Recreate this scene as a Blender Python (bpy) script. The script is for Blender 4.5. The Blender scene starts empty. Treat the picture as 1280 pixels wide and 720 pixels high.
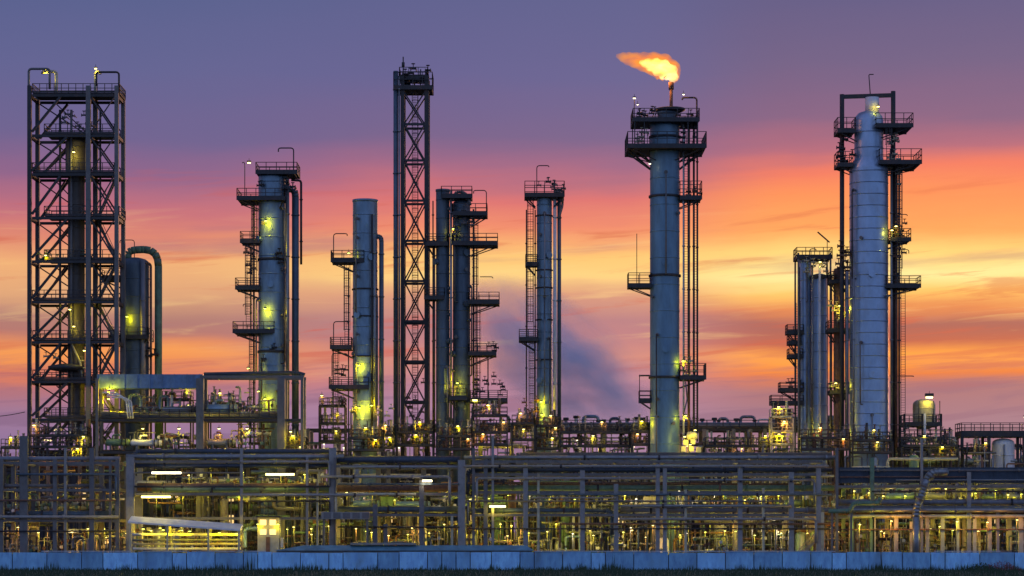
import bpy, math, random
from math import radians, sin, cos, pi, sqrt
R = random.Random(11)
scene = bpy.context.scene
col = scene.collection
F = 3000.0; CY = -300.0; CZ = 4.0

def X(px, Y): return (px - 640) / F * (Y - CY)
def Z(py, Y): return CZ + (668 - py) / F * (Y - CY)
def M1(Y): return (Y - CY) / F          # metres per photo pixel at depth Y
def s2l(c):
    return tuple(((v/255)/12.92 if v/255 <= .04045 else ((v/255+.055)/1.055)**2.4) for v in c)

# ------------------------------------------------------------------ materials
def mat(name, base, rough=.6, metal=0., var=.25, scale=1.2, streak=0., rust=None, bump=.0):
    m = bpy.data.materials.new(name); m.use_nodes = True
    nt = m.node_tree; N = nt.nodes; L = nt.links
    b = N['Principled BSDF']
    tc = N.new('ShaderNodeTexCoord')
    mp = N.new('ShaderNodeMapping'); L.new(tc.outputs['Object'], mp.inputs[0])
    mp.inputs['Scale'].default_value = (1, 1, 1 - .85*streak)
    n = N.new('ShaderNodeTexNoise'); n.inputs['Scale'].default_value = scale
    n.inputs['Detail'].default_value = 6; n.inputs['Roughness'].default_value = .65
    L.new(mp.outputs[0], n.inputs[0])
    r = N.new('ShaderNodeValToRGB'); L.new(n.outputs[0], r.inputs[0])
    lo = tuple(v*(1-var) for v in base); hi = tuple(min(1, v*(1+var)) for v in base)
    r.color_ramp.elements[0].position = .3; r.color_ramp.elements[0].color = lo + (1,)
    r.color_ramp.elements[1].position = .7; r.color_ramp.elements[1].color = hi + (1,)
    out = r.outputs[0]
    if rust:
        n2 = N.new('ShaderNodeTexNoise'); n2.inputs['Scale'].default_value = .55
        n2.inputs['Detail'].default_value = 8; n2.inputs['Roughness'].default_value = .7
        L.new(mp.outputs[0], n2.inputs[0])
        r2 = N.new('ShaderNodeValToRGB'); L.new(n2.outputs[0], r2.inputs[0])
        r2.color_ramp.elements[0].position = .52; r2.color_ramp.elements[0].color = (0, 0, 0, 1)
        r2.color_ramp.elements[1].position = .68; r2.color_ramp.elements[1].color = (.8, .8, .8, 1)
        mx = N.new('ShaderNodeMix'); mx.data_type = 'RGBA'
        L.new(r2.outputs[0], mx.inputs[0]); L.new(out, mx.inputs[6])
        mx.inputs[7].default_value = tuple(rust) + (1,)
        out = mx.outputs[2]
    L.new(out, b.inputs['Base Color'])
    b.inputs['Roughness'].default_value = rough; b.inputs['Metallic'].default_value = metal
    if bump:
        bp = N.new('ShaderNodeBump'); bp.inputs['Strength'].default_value = bump
        L.new(n.outputs[0], bp.inputs['Height']); L.new(bp.outputs[0], b.inputs['Normal'])
    return m
def emit(name, c, s):
    m = bpy.data.materials.new(name); m.use_nodes = True
    b = m.node_tree.nodes['Principled BSDF']
    b.inputs['Base Color'].default_value = (.6, .6, .55, 1)
    b.inputs['Emission Color'].default_value = tuple(c) + (1,)
    b.inputs['Emission Strength'].default_value = s
    return m
RUST = (.16, .07, .04)
M = {
 'dark':  mat('dark painted steel', (0.0214, 0.0202, 0.0244), .6, 0, .35, 2, .3, (.07, .035, .03)),
 'mid':   mat('grey structural steel', (0.1197, 0.1111, 0.1122), .6, 0, .25, 2, .5, (.16, .11, .1)),
 'pale':  mat('pale galvanised steel', (0.2285, 0.2119, 0.2064), .5, .1, .2, 2.5, .5, (.3, .24, .22)),
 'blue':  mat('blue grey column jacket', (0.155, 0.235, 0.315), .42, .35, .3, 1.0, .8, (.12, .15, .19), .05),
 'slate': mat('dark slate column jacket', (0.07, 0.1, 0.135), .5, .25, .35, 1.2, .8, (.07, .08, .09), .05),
 'flare': mat('blue painted flare stack', (0.115, 0.205, 0.29), .45, .2, .28, .8, .85, (.1, .16, .2), .05),
 'alu':   mat('banded aluminium cladding', (0.2664, 0.3552, 0.5032), .35, .5, .16, .8, .6, (.24, .28, .36), .08),
 'grey':  mat('weathered grey cladding', (0.1734, 0.175, 0.2067), .5, .2, .25, 1.2, .7, (.16, .13, .13), .05),
 'silver':mat('silver pipe lagging', (0.1958, 0.2016, 0.2142), .35, .55, .2, 2, .0, (.2, .18, .18)),
 'rust':  mat('rusty brown steel', (0.144, 0.072, 0.0495), .8, 0, .4, 2.5, .3),
 'green': mat('green painted pipe', (0.108, 0.18, 0.108), .55, 0, .3, 2, .2, (.1, .08, .06)),
 'duct':  mat('dark blue duct', (0.0253, 0.0374, 0.0612), .5, .1, .3, 1.5, .0, (.04, .05, .08)),
 'umber': mat('sooty brown cladding', (.085, .07, .062), .6, .1, .35, 1.2, .7, (.05, .035, .03), .05),
 'cream': mat('cream painted steel', (0.4, 0.36, 0.26), .55, 0, .2, 2, .4, RUST),
 'white': mat('white painted steel', (0.595, 0.578, 0.595), .5, 0, .12, 1.5, .6, (.4, .36, .34)),
 'duct2': mat('pale blue duct sheet', (.1, .17, .3), .45, .2, .3, 1.2, .3, (.07, .09, .13)),
 'teal':  mat('teal sheet roof', (0.1, 0.22, 0.28), .5, .1, .25, .6, 0, (.06, .1, .12)),
 'wall':  mat('blue painted concrete', (0.27, 0.54, 0.95), .75, 0, .3, 2.2, .75, (.16, .25, .36), .2),
 'cope':  mat('pale concrete coping', (.42, .44, .5), .8, 0, .3, 1.5, .2, (.2, .2, .22)),
 'conc':  mat('stained concrete', (.2, .19, .19), .85, 0, .35, 1.2, .5, (.1, .09, .08), .1),
 'clad':  mat('dark corrugated cladding', (0.0405, 0.0378, 0.045), .75, 0, .4, .8, .6, (.05, .03, .025), .1),
 'glassy':emit('lit window', (1, .62, .18), 1.2),
 'lensy': emit('yellow lamp lens', (1, .8, .22), 6),
 'lensw': emit('white lamp lens', (1, .86, .55), 5),
 'lensg': emit('greenish lamp lens', (.85, .95, .15), 4),
}
gm = mat('yard ground', (.06, .058, .055), .9, 0, .4, .15, 0, (.035, .035, .03), .3); M['yard'] = gm
nt_ = M['wall'].node_tree; oi = nt_.nodes.new('ShaderNodeObjectInfo'); hv = nt_.nodes.new('ShaderNodeHueSaturation'); mr_ = nt_.nodes.new('ShaderNodeMapRange')
mr_.inputs[3].default_value = .6; mr_.inputs[4].default_value = 1.1; nt_.links.new(oi.outputs['Random'], mr_.inputs[0]); nt_.links.new(mr_.outputs[0], hv.inputs['Value'])
pb = nt_.nodes['Principled BSDF']; src = pb.inputs['Base Color'].links[0].from_socket; nt_.links.new(src, hv.inputs['Color']); nt_.links.new(hv.outputs[0], pb.inputs['Base Color'])
M['turf'] = mat('dark turf', (.022, .04, .022), .95, 0, .5, 1.2, 0, (.03, .03, .018), .5)
M['blade'] = mat('grass blades', (.03, .05, .025), .9, 0, .5, 3)

# ------------------------------------------------------------------ mesh builder
class MB:
    def __init__(s): s.v = []; s.f = []; s.sm = []
    def add(s, vs, fs, smooth=False):
        o = len(s.v); s.v += vs
        for f in fs: s.f.append([i+o for i in f]); s.sm.append(smooth)
        return s
    def box(s, x0, x1, y0, y1, z0, z1):
        vs = [(x, y, z) for x in (x0, x1) for y in (y0, y1) for z in (z0, z1)]
        return s.add(vs, [(0,1,3,2), (4,6,7,5), (0,4,5,1), (2,3,7,6), (0,2,6,4), (1,5,7,3)])
    def _fr(s, d):
        L = sqrt(sum(c*c for c in d)) or 1; d = [c/L for c in d]
        up = (0, 0, 1) if abs(d[2]) < .95 else (1, 0, 0)
        a = (d[1]*up[2]-d[2]*up[1], d[2]*up[0]-d[0]*up[2], d[0]*up[1]-d[1]*up[0])
        l = sqrt(sum(c*c for c in a)); a = [c/l for c in a]
        b = (d[1]*a[2]-d[2]*a[1], d[2]*a[0]-d[0]*a[2], d[0]*a[1]-d[1]*a[0])
        return a, b
    def bar(s, p, q, w, h=None):
        h = h or w; a, b = s._fr([q[i]-p[i] for i in range(3)]); vs = []
        for c in (p, q):
            for (i, j) in ((-1,-1), (1,-1), (1,1), (-1,1)):
                vs.append(tuple(c[k] + a[k]*i*w/2 + b[k]*j*h/2 for k in range(3)))
        return s.add(vs, [(0,3,2,1), (4,5,6,7), (0,1,5,4), (1,2,6,5), (2,3,7,6), (3,0,4,7)])
    def tube(s, p, q, r, n=8, r2=None):
        r2 = r if r2 is None else r2
        if sum((q[i]-p[i])**2 for i in range(3)) < 1e-8: return s
        a, b = s._fr([q[i]-p[i] for i in range(3)]); vs = []
        for c, rr in ((p, r), (q, r2)):
            for k in range(n):
                t = 2*pi*k/n
                vs.append(tuple(c[i] + a[i]*cos(t)*rr + b[i]*sin(t)*rr for i in range(3)))
        s.add(vs, [(k, (k+1) % n, n+(k+1) % n, n+k) for k in range(n)], True)
        o = len(s.v) - 2*n
        s.f.append([o+k for k in range(n)][::-1]); s.sm.append(False)
        s.f.append([o+n+k for k in range(n)]); s.sm.append(False)
        return s
    def path(s, pts, r, n=8, bend=None):
        # rounded bends
        P = [tuple(p) for p in pts]; bend = bend or r*2.2; out = [P[0]]
        for i in range(1, len(P)-1):
            a, b, c = P[i-1], P[i], P[i+1]
            def to(u, v, d):
                L = sqrt(sum((v[k]-u[k])**2 for k in range(3))) or 1; d = min(d, L*.45)
                return tuple(u[k] + (v[k]-u[k])/L*d for k in range(3))
            e, f = to(b, a, bend), to(b, c, bend)
            for t in (0, .25, .5, .75, 1):
                out.append(tuple((1-t)**2*e[k] + 2*t*(1-t)*b[k] + t*t*f[k] for k in range(3)))
        out.append(P[-1])
        for i in range(len(out)-1): s.tube(out[i], out[i+1], r, n)
        return s
    def lathe(s, cx, cy, prof, n=24):
        vs = []; m = len(prof)
        for (r, z) in prof:
            for k in range(n):
                t = 2*pi*k/n; vs.append((cx + r*cos(t), cy + r*sin(t), z))
        fs = [(i*n+k, i*n+(k+1) % n, (i+1)*n+(k+1) % n, (i+1)*n+k) for i in range(m-1) for k in range(n)]
        s.add(vs, fs, True); o = len(s.v) - m*n
        s.f.append([o+k for k in range(n)][::-1]); s.sm.append(False)
        s.f.append([o+(m-1)*n+k for k in range(n)]); s.sm.append(False)
        return s
    def hlathe(s, p, L, prof, n=16):
        """prof of (r, x offset 0..L) along +X from p"""
        vs = []; m = len(prof)
        for (r, x) in prof:
            for k in range(n):
                t = 2*pi*k/n; vs.append((p[0]+x, p[1]+r*cos(t), p[2]+r*sin(t)))
        fs = [(i*n+k, i*n+(k+1) % n, (i+1)*n+(k+1) % n, (i+1)*n+k) for i in range(m-1) for k in range(n)]
        s.add(vs, fs, True); o = len(s.v) - m*n
        s.f.append([o+k for k in range(n)][::-1]); s.sm.append(False)
        s.f.append([o+(m-1)*n+k for k in range(n)]); s.sm.append(False)
        return s
    def rail(s, pts, h=1.1, r=.04, gap=1.3, mids=1):
        for i in range(len(pts)-1):
            a, b = pts[i], pts[i+1]
            L = sqrt(sum((b[k]-a[k])**2 for k in range(3)))
            for j in range(mids+1):
                dz = h*(1 - j/(mids+1.0)); s.bar((a[0], a[1], a[2]+dz), (b[0], b[1], b[2]+dz), 2*r)
            s.bar((a[0], a[1], a[2]+.1), (b[0], b[1], b[2]+.1), .03, .18)
            n = max(1, round(L/gap))
            for j in range(n+1):
                t = j/n; p = [a[k] + (b[k]-a[k])*t for k in range(3)]
                s.bar(p, (p[0], p[1], p[2]+h), 2.2*r)
        return s
    def ladder(s, x, y, z0, z1, w=.5, cage=True, f=-1):
        for d in (-w/2, w/2): s.bar((x+d, y, z0), (x+d, y, z1), .07)
        z = z0
        while z < z1: s.bar((x-w/2, y, z), (x+w/2, y, z), .04); z += .33
        if cage:
            z = z0 + 2.2
            while z < z1:
                pts = [(x + .42*cos(t), y + f*(.05+.7*sin(t)), z) for t in [pi*k/6 for k in range(7)]]
                for i in range(6): s.bar(pts[i], pts[i+1], .05, .08)
                z += 1.1
            for t in (0, pi/4, pi/2, 3*pi/4, pi):
                s.bar((x+.42*cos(t), y+f*(.05+.7*sin(t)), z0+2.2), (x+.42*cos(t), y+f*(.05+.7*sin(t)), z1), .045)
        return s
    def build(s, name, m, parent=None):
        me = bpy.data.meshes.new(name)
        root = parent
        while root is not None and root.parent is not None: root = root.parent
        ox, oy, oz = tuple(root.location) if root is not None else (0, 0, 0)
        if root is not None and parent is not root: pass
        me.from_pydata([(a-ox, b-oy, c-oz) for a, b, c in s.v], [], s.f)
        me.polygons.foreach_set('use_smooth', s.sm); me.update()
        me.materials.append(M[m] if isinstance(m, str) else m)
        o = bpy.data.objects.new(name, me); col.objects.link(o)
        if parent is not None: o.parent = parent
        return o

# ------------------------------------------------------------------ things and labels
PENDING = []
MARKS = [(-400, 34, 'left of the steel tower'), (34, 158, 'under the steel tower'),
 (158, 232, 'below the hooked overhead pipe'), (232, 300, 'near the twice lit column'), (300, 385, 'below the twice lit column'),
 (385, 482, 'below the flat topped column'), (482, 543, 'below the lattice mast'), (543, 600, 'below the paired columns'),
 (600, 652, 'right of the paired columns'), (652, 712, 'below the slim caged column'), (712, 785, 'left of the flare column'),
 (785, 882, 'beside the flare column foot'), (882, 990, 'right of the flare column'), (990, 1045, 'below the short twin columns'),
 (1045, 1122, 'below the banded column'), (1122, 1195, 'right of the banded column'), (1195, 1700, 'below the far right deck')]
def thing(name, cat, loc, label=None, group=None, base=None, level=''):
    o = bpy.data.objects.new(name, None); col.objects.link(o); o.location = loc
    o['category'] = cat
    if group: o['group'] = group
    if label: o['label'] = label
    else: PENDING.append((o, base, level, loc))
    return o
def tag(o, label, cat, group=None):
    o['label'] = label; o['category'] = cat
    if group: o['group'] = group
    return o
ORD = ['', 'second', 'third', 'fourth', 'fifth', 'sixth', 'seventh', 'eighth', 'ninth', 'tenth', 'eleventh', 'twelfth', 'thirteenth', 'fourteenth', 'fifteenth', 'sixteenth', 'seventeenth', 'eighteenth', 'nineteenth', 'twentieth', 'twenty first', 'twenty second']
def finish_labels():
    g = {}
    for o, base, level, loc in PENDING:
        px = 640 + F*loc[0]/(loc[1]-CY)
        mk = next(m[2] for m in MARKS if m[0] <= px < m[1])
        g.setdefault((base, level, mk), []).append((px, o))
    for (base, level, mk), it in g.items():
        it.sort(key=lambda t: t[0])
        for i, (px, o) in enumerate(it):
            if len(it) == 1: lab = f'{base} {level} {mk}'
            elif i == 0: lab = f'{base}, leftmost {level} {mk}'
            elif i == len(it)-1: lab = f'{base}, rightmost {level} {mk}'
            else: lab = f'{base}, {ORD[min(i, 21)]} from left {level} {mk}'
            o['label'] = ' '.join(lab.split())
def structure(o): o['kind'] = 'structure'; return o
NL = [0]
def light(root, p, power, c=(1, .78, .18), size=.15):
    L = bpy.data.lights.new('lamp light', 'POINT'); L.energy = power; L.color = c; L.shadow_soft_size = size
    o = bpy.data.objects.new('lamp_light', L); col.objects.link(o); o.parent = root
    rl = root.location; o.location = (p[0]-rl[0], p[1]-rl[1], p[2]-rl[2]); NL[0] += 1
    return o
def lamp(root, p, power, c=(1, .78, .18), m='lensy', s=.16):
    x, y, z = p
    h = MB().box(x-s*1.3, x+s*1.3, y-s, y+s, z+.02, z+.02+s).bar((x, y, z+s), (x, y, z+s+.35), .05).build('lamp', 'dark', root)
    MB().box(x-s, x+s, y-s*.8, y+s*.8, z-s*.5, z).build('lens', m, h)
    light(root, (x, y, z-.3), power, c)
YG = (1, .86, .03); YE = (1, .8, .04); OR = (1, .45, .06); WH = (1, .82, .5)

# ------------------------------------------------------------------ tower helpers
OCC = []
def shell(root, px0, px1, py, Y, m, name='shell', z0=0, dome=True, seam=2.4, n=28, ztop=None, shift=0):
    x0, x1 = X(px0, Y), X(px1, Y); r = (x1-x0)/2; cx = (x0+x1)/2; zt = Z(py, Y) if ztop is None else ztop
    prof = [(r*1.12, z0), (r*1.02, z0+2)] if z0 == 0 else [(r*.4, z0-r*.5), (r*.85, z0-r*.25), (r, z0)]
    z = prof[-1][1] + seam
    top = zt - (r*.5 if dome else 0)
    prof.append((r, prof[-1][1]+.08))
    while z < top - .4:
        prof += [(r, z-.12), (r, z-.06), (r+.03, z-.05), (r+.03, z+.05), (r, z+.06), (r, z+.12)]; z += seam
    if dome: prof += [(r, top-.1), (r, top), (r*.93, top+r*.22), (r*.72, top+r*.38), (r*.35, top+r*.48), (r*.1, top+r*.5)]
    else: prof += [(r, top-.4), (r, top-.3), (r+.06, top-.28), (r+.06, top), (r-.15, top), (r-.15, top-.02)]
    MB().lathe(cx, Y, prof, n).build(name, m, root)
    if z0 == 0: OCC.append((cx, Y, r+.6))
    return cx, r, zt
def band(root, px0, px1, py, Y, h=.35, m='dark', name='flange_ring'):
    x0, x1 = X(px0, Y), X(px1, Y); r = (x1-x0)/2 + .08; z = Z(py, Y)
    MB().lathe((x0+x1)/2, Y, [(r, z-h/2), (r+.05, z-h/2+.02), (r+.05, z+h/2-.02), (r, z+h/2)], 28).build(name, m, root)
def plat(root, px0, px1, py, Y, d=1.8, cx=None, brace=True, rail=True, rh=1.15, yo=0, th=.28):
    """deck with its lip at photo row py, from px0 to px1, tied back to cx"""
    x0, x1 = X(px0, Y), X(px1, Y); z = Z(py, Y); y0, y1 = Y-d+yo, Y+d+yo
    dk = MB().box(x0, x1, y0, y1, z-th, z-.06)
    dk.box(x0-.05, x1+.05, y0-.07, y0, z-th-.1, z+.08).box(x0-.05, x1+.05, y1, y1+.07, z-th-.1, z+.08)
    k = x0 + .6
    while k < x1: dk.bar((k, y0+.02, z-th-.07), (k, y1-.02, z-th-.07), .1, .14); k += 1.1
    dk = dk.build('platform', 'dark', root)
    if rail:
        MB().rail([(x0, y0, z), (x1, y0, z), (x1, y1, z), (x0, y1, z), (x0, y0, z)], rh).build('railing', 'dark', dk)
    if brace and cx is not None:
        b = MB()
        for yy in (y0+.2, y1-.2):
            if x0 < cx - 1.2: b.bar((x0+.15, yy, z-th), (max(cx-1.2, x0+.9), Y+(yy-Y)*.4, z-th-1.3), .13)
            if x1 > cx + 1.2: b.bar((x1-.15, yy, z-th), (min(cx+1.2, x1-.9), Y+(yy-Y)*.4, z-th-1.3), .13)
        if b.f: b.build('bracket', 'dark', dk)
    return dk
def vpipe(root, px, py0, py1, Y, w, m='silver', yo=0, name='pipe', z0=None, top=None):
    r = w/2*M1(Y); x = X(px, Y); za = Z(py0, Y); zb = Z(py1, Y) if z0 is None else z0
    b = MB(); pts = [(x, Y+yo, zb), (x, Y+yo, za)]
    if top is not None: pts.append((X(top, Y), Y+yo*.2, za))
    b.path(pts, r, 10)
    z = zb + 3
    while z < za - 1: b.lathe(x, Y+yo, [(r+.07, z-.08), (r+.07, z+.08)], 10); z += 5.5
    b.build(name, m, root)
def davit(root, px0, pyb, pyt, px1, Y, drop=.5, r=.09, m='dark', yo=0, name='davit'):
    x0, x1 = X(px0, Y), X(px1, Y)
    MB().path([(x0, Y+yo, Z(pyb, Y)), (x0, Y+yo, Z(pyt, Y)), (x1, Y+yo, Z(pyt, Y)), (x1, Y+yo, Z(pyt, Y)-drop)], r, 6, .4).build(name, m, root)
def ladder(root, px, py0, py1, Y, yo=0, cage=True, w=.55):
    MB().ladder(X(px, Y), Y+yo, Z(py1, Y), Z(py0, Y), w, cage).build('ladder', 'dark', root)
def valves(root, px0, px1, py0, py1, Y, n, m='rust', yo=-1, s=1.):
    """small valves and fittings, each one its own part"""
    for i in range(n):
        x = X(R.uniform(px0, px1), Y); z = Z(R.uniform(py0, py1), Y); y = Y+yo+R.uniform(-.4, .4)
        b = MB().tube((x-.3*s, y, z), (x+.3*s, y, z), .11*s, 8).tube((x-.33*s, y, z), (x-.27*s, y, z), .2*s, 8)
        b.tube((x+.27*s, y, z), (x+.33*s, y, z), .2*s, 8).tube((x, y, z), (x, y, z+.5*s), .05*s, 6).tube((x, y, z+.5*s), (x, y, z+.56*s), .22*s, 10)
        b.tube((x+.3*s, y, z), (x+.3*s, Y, z), .06*s, 6)
        b.build('valve', m, root)
def slamp(root, px, py, Y, power, c=YG, m='lensg', yo=-2.2, s=.14): lamp(root, (X(px, Y), Y+yo, Z(py, Y)), power*(3.4 if c is YG else 1.6), (1, .74, .0) if c is YG else c, m, s)

def fittings(T, cx, Y, r, pys, m='blue'):
    for k, p in enumerate(pys):
        z = Z(p, Y); a = R.choice((-.9, -.5, 0, .45, .85)) - pi/2; c, q = cos(a), sin(a)
        if k % 3 == 2:
            b = MB().tube((cx+c*(r-.1), Y+q*(r-.1), z), (cx+c*(r+.4), Y+q*(r+.4), z), .34, 16).tube((cx+c*(r+.4), Y+q*(r+.4), z), (cx+c*(r+.5), Y+q*(r+.5), z), .44, 16)
            b.build('manway', m, T)
        else:
            MB().tube((cx+c*(r-.1), Y+q*(r-.1), z), (cx+c*(r+.35), Y+q*(r+.35), z), .13, 10).tube((cx+c*(r+.35), Y+q*(r+.35), z), (cx+c*(r+.42), Y+q*(r+.42), z), .24, 10).build('nozzle', 'mid', T)
            if k % 2 == 0:
                d = max(R.uniform(7, 15), 3); zl = max(z-d, 1)
                MB().path([(cx+c*(r+.4), Y+q*(r+.4), z), (cx+c*(r+.62), Y+q*(r+.62), z), (cx+c*(r+.62), Y+q*(r+.62), zl), (cx+c*(r-.05), Y+q*(r-.05), zl)], .1, 6).build('small_pipe', R.choice(('mid', 'dark', 'silver')), T)
# ------------------------------------------------------------------ T1: open steel tower
Y = 12; x0, x1 = X(42, Y), X(150, Y); xm = X(115, Y); D = 2.6
T = thing('steel_tower', 'tower', (X(95, Y), Y, 0), 'tall open steel tower with six braced storeys and two gooseneck pipes on top, far left')
OCC.append((X(60, Y), Y, 4)); OCC.append((X(95, Y), Y, 5)); OCC.append((X(140, Y), Y, 4))
zt = Z(112, Y)
for (xx, w) in ((x0, .5), (xm, .6), (x1, .5)):
    for yy in (Y-D, Y+D): MB().box(xx-w/2, xx+w/2, yy-.3, yy+.3, 0, zt).build('post', 'mid' if xx != x0 else 'dark', T)
levels = [122, 172, 220, 274, 328, 378, 428, 477, 524, 566]
for i, p in enumerate(levels):
    z = Z(p, Y)
    for yy in (Y-D, Y+D):
        MB().bar((x0+.35, yy, z-.2), (x1-.35, yy, z-.2), .28, .34).build('beam', 'dark', T)
    for xx in (x0, xm, x1): MB().bar((xx, Y-D+.32, z-.2), (xx, Y+D-.32, z-.2), .25, .45).build('beam', 'dark', T)
    full = i in (0, 2, 5, 9)
    dx0, dx1 = (x0+.35, x1+.3 if i in (0, 3) else x1-.35)
    if not full: dx0 = R.choice([x0+.4, X(60, Y)])
    dk = MB().box(dx0, dx1, Y-D+.1, Y+D-.1, z+.08, z+.2).build('platform', 'dark', T)
    if i < 9: MB().rail([(dx0, Y-D+.1, z+.2), (dx1, Y-D+.1, z+.2), (dx1, Y+D-.1, z+.2), (dx0, Y+D-.1, z+.2), (dx0, Y-D+.1, z+.2)], 1.15, .04, .9 if i == 0 else 1.5).build('railing', 'dark', dk)
    if i < len(levels)-1:
        z2 = Z(levels[i+1], Y)
        for yy in (Y-D, Y+D):
            xa = X(80, Y) if i % 2 == 0 else X(88, Y)
            MB().bar((xa, yy, z-.4), (x0+.3, yy, z2+.3), .3).build('brace', 'dark', T)
            MB().bar((xm+.3, yy, z-.4), (x1-.3, yy, z2+.3), .2).build('brace', 'dark', T)
        MB().bar((x0+.3, Y+D, z-.4), (xm-.4, Y+D, z2+.3), .16).build('brace', 'dark', T)
        MB().bar((xm+.3, Y-D, z2+.3), (x1-.3, Y-D, z-.4), .14).build('brace', 'dark', T)
        MB().bar((X(66, Y), Y+D, z-.4), (xm-.4, Y+D, z2+.3), .14).build('brace', 'dark', T)
        if i > 0: MB().bar((xa+.3, Y, z-.4), (x0+1.2, Y, z2+.3), .2).build('brace', 'dark', T)
        # stair flight at the right bay
        b = MB(); xa, xb = (xm+.6, x1-.6) if i % 2 else (x1-.6, xm+.6)
        for yy in (Y+D-2.1, Y+D-1.2): b.bar((xa, yy, z), (xb, yy, z2+.25), .09, .25)
        for k in range(1, 14):
            t = k/14; b.box(xa+(xb-xa)*t-.13, xa+(xb-xa)*t+.13, Y+D-2.05, Y+D-1.25, z+(z2-z)*t-.02, z+(z2-z)*t+.02)
        for yy in (Y+D-2.1,): b.bar((xa, yy, z+1), (xb, yy, z2+1.25), .07)
        if i > 1: b.build('stair_flight', 'mid', T)
shell(T, 85, 106, 190, Y, 'umber', 'reactor', z0=Z(545, Y), seam=3)
shell(T, 82, 110, 172, Y, 'umber', 'top_drum', z0=Z(214, Y), seam=1.5)
davit(T, 40, 122, 90, 66, Y, 2.6, .16, 'mid', -D+.5, 'gooseneck_pipe')
davit(T, 73, 122, 92, 56, Y, .3, .22, 'cream', -D+1.2, 'gooseneck_pipe')
davit(T, 152, 122, 94, 124, Y, 1.8, .14, 'dark', -D+.5, 'gooseneck_pipe')
davit(T, 121, 122, 92, 127, Y, .3, .2, 'cream', -D+1.5, 'gooseneck_pipe')
for px, w, m in ((112, 5, 'mid'), (78, 3, 'dark'), (128, 2.5, 'dark'), (92, 3, 'mid')): vpipe(T, px, 140, 566, Y, w, m, -D+1)
valves(T, 82, 118, 145, 168, Y, 9, 'mid', -D+1); valves(T, 60, 118, 440, 470, Y, 6, 'cream', -D+1)
valves(T, 50, 150, 535, 560, Y, 14, 'cream', -D+1); valves(T, 45, 110, 318, 326, Y, 7, 'green', -D+1)
MB().path([(X(90, Y), Y-D+.7, Z(425, Y)), (X(104, Y), Y-D+.7, Z(455, Y)), (X(106, Y), Y-D+.7, Z(475, Y))], .14, 8).build('pipe', 'cream', T)
MB().lathe(X(85, Y), Y-D+1.2, [(.6, Z(466, Y)), (2.3, Z(463, Y)), (2.3, Z(459, Y)), (.8, Z(456, Y))], 20).build('round_deck', 'dark', T)
for (px, py, pw, c) in ((97, 194, 90, YE), (92, 389, 90, YE), (97, 410, 60, YE), (60, 92, 60, YE), (122, 88, 30, YE), (70, 545, 180, WH), (110, 440, 60, YE), (62, 322, 25, YG), (140, 500, 120, YG)):
    slamp(T, px, py, Y, pw, c, 'lensy', -D-.1 if py > 100 else -D+1.2)

# ------------------------------------------------------------------ T1b dark column with hooked pipe
Y = 20
T = thing('process_column', 'column', (X(168, Y), Y, 0), 'dark round column with a wide hooked overhead pipe, right of the open steel tower')
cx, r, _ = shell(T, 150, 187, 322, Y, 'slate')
vpipe(T, 181, 326, 560, Y, 6, 'grey', -r*.9)
MB().path([(X(160, Y), Y, Z(324, Y)), (X(160, Y), Y, Z(312, Y)), (X(198, Y), Y, Z(312, Y)), (X(198, Y), Y, Z(560, Y))], .5, 12, 2.2).build('overhead_pipe', 'green', T)
MB().path([(X(178, Y), Y-1, Z(345, Y)), (X(178, Y), Y-1, Z(330, Y)), (X(190, Y), Y-1, Z(330, Y)), (X(190, Y), Y-1, Z(560, Y))], .16, 8, .5).build('pipe', 'rust', T)
plat(T, 140, 188, 422, Y, r+.8, cx); plat(T, 128, 170, 348, Y, 1.6, cx)
valves(T, 183, 197, 435, 450, Y, 5, 'dark', -1, 1.4)
davit(T, 168, 326, 300, 150, Y, .4, .06); slamp(T, 163, 398, Y, 90, YG, 'lensg', -r-.9)

# ------------------------------------------------------------------ T2
Y = 14
T = thing('process_column', 'column', (X(341, Y), Y, 0), 'blue grey column with four side platforms on its left and two yellow lit patches')
cx, r, _ = shell(T, 323, 357, 214, Y, 'blue')
vpipe(T, 360, 222, 560, Y, 5, 'silver', -.9, top=350); vpipe(T, 369, 236, 560, Y, 9, 'slate', .3, top=357)
vpipe(T, 376, 225, 330, Y, 3, 'dark', .5, top=364)
vpipe(T, 318, 255, 560, Y, 2.5, 'dark', -.6); vpipe(T, 314, 310, 420, Y, 1.8, 'rust', -.4)
plat(T, 299, 358, 250, Y, r+.9, cx); plat(T, 322, 373, 217, Y, r+.4, cx, False)
plat(T, 302, 326, 302, Y, 1.5, cx); plat(T, 296, 326, 360, Y, 1.6, cx); plat(T, 294, 345, 415, Y, r+.8, cx)
ladder(T, 319, 252, 360, Y, -.9); ladder(T, 311, 302, 415, Y, -.6); ladder(T, 316, 415, 560, Y, -.6)
valves(T, 306, 324, 316, 345, Y, 8, 'rust', -.8); valves(T, 325, 372, 225, 240, Y, 7, 'dark', -2)
valves(T, 336, 362, 300, 330, Y, 4, 'dark', -2); valves(T, 330, 350, 420, 460, Y, 3, 'dark', -2)
fittings(T, cx, Y, r, range(262, 540, 19)); davit(T, 367, 222, 185, 348, Y, .5); davit(T, 306, 250, 203, 303, Y, .1, .06)
davit(T, 304, 383, 380, 315, Y, .1, .06)
slamp(T, 312, 204, Y, 12, YE, 'lensy', -.6, .2); slamp(T, 335, 279, Y, 70, YG, 'lensg', -r-.8); slamp(T, 334, 388, Y, 110, YG, 'lensg', -r-.8)
slamp(T, 334, 500, Y, 120, YG, 'lensg', -r-.9); slamp(T, 313, 462, Y, 40, YG, 'lensg', -r-.9)
band(T, 323, 357, 440, Y); band(T, 323, 357, 325, Y)

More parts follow.
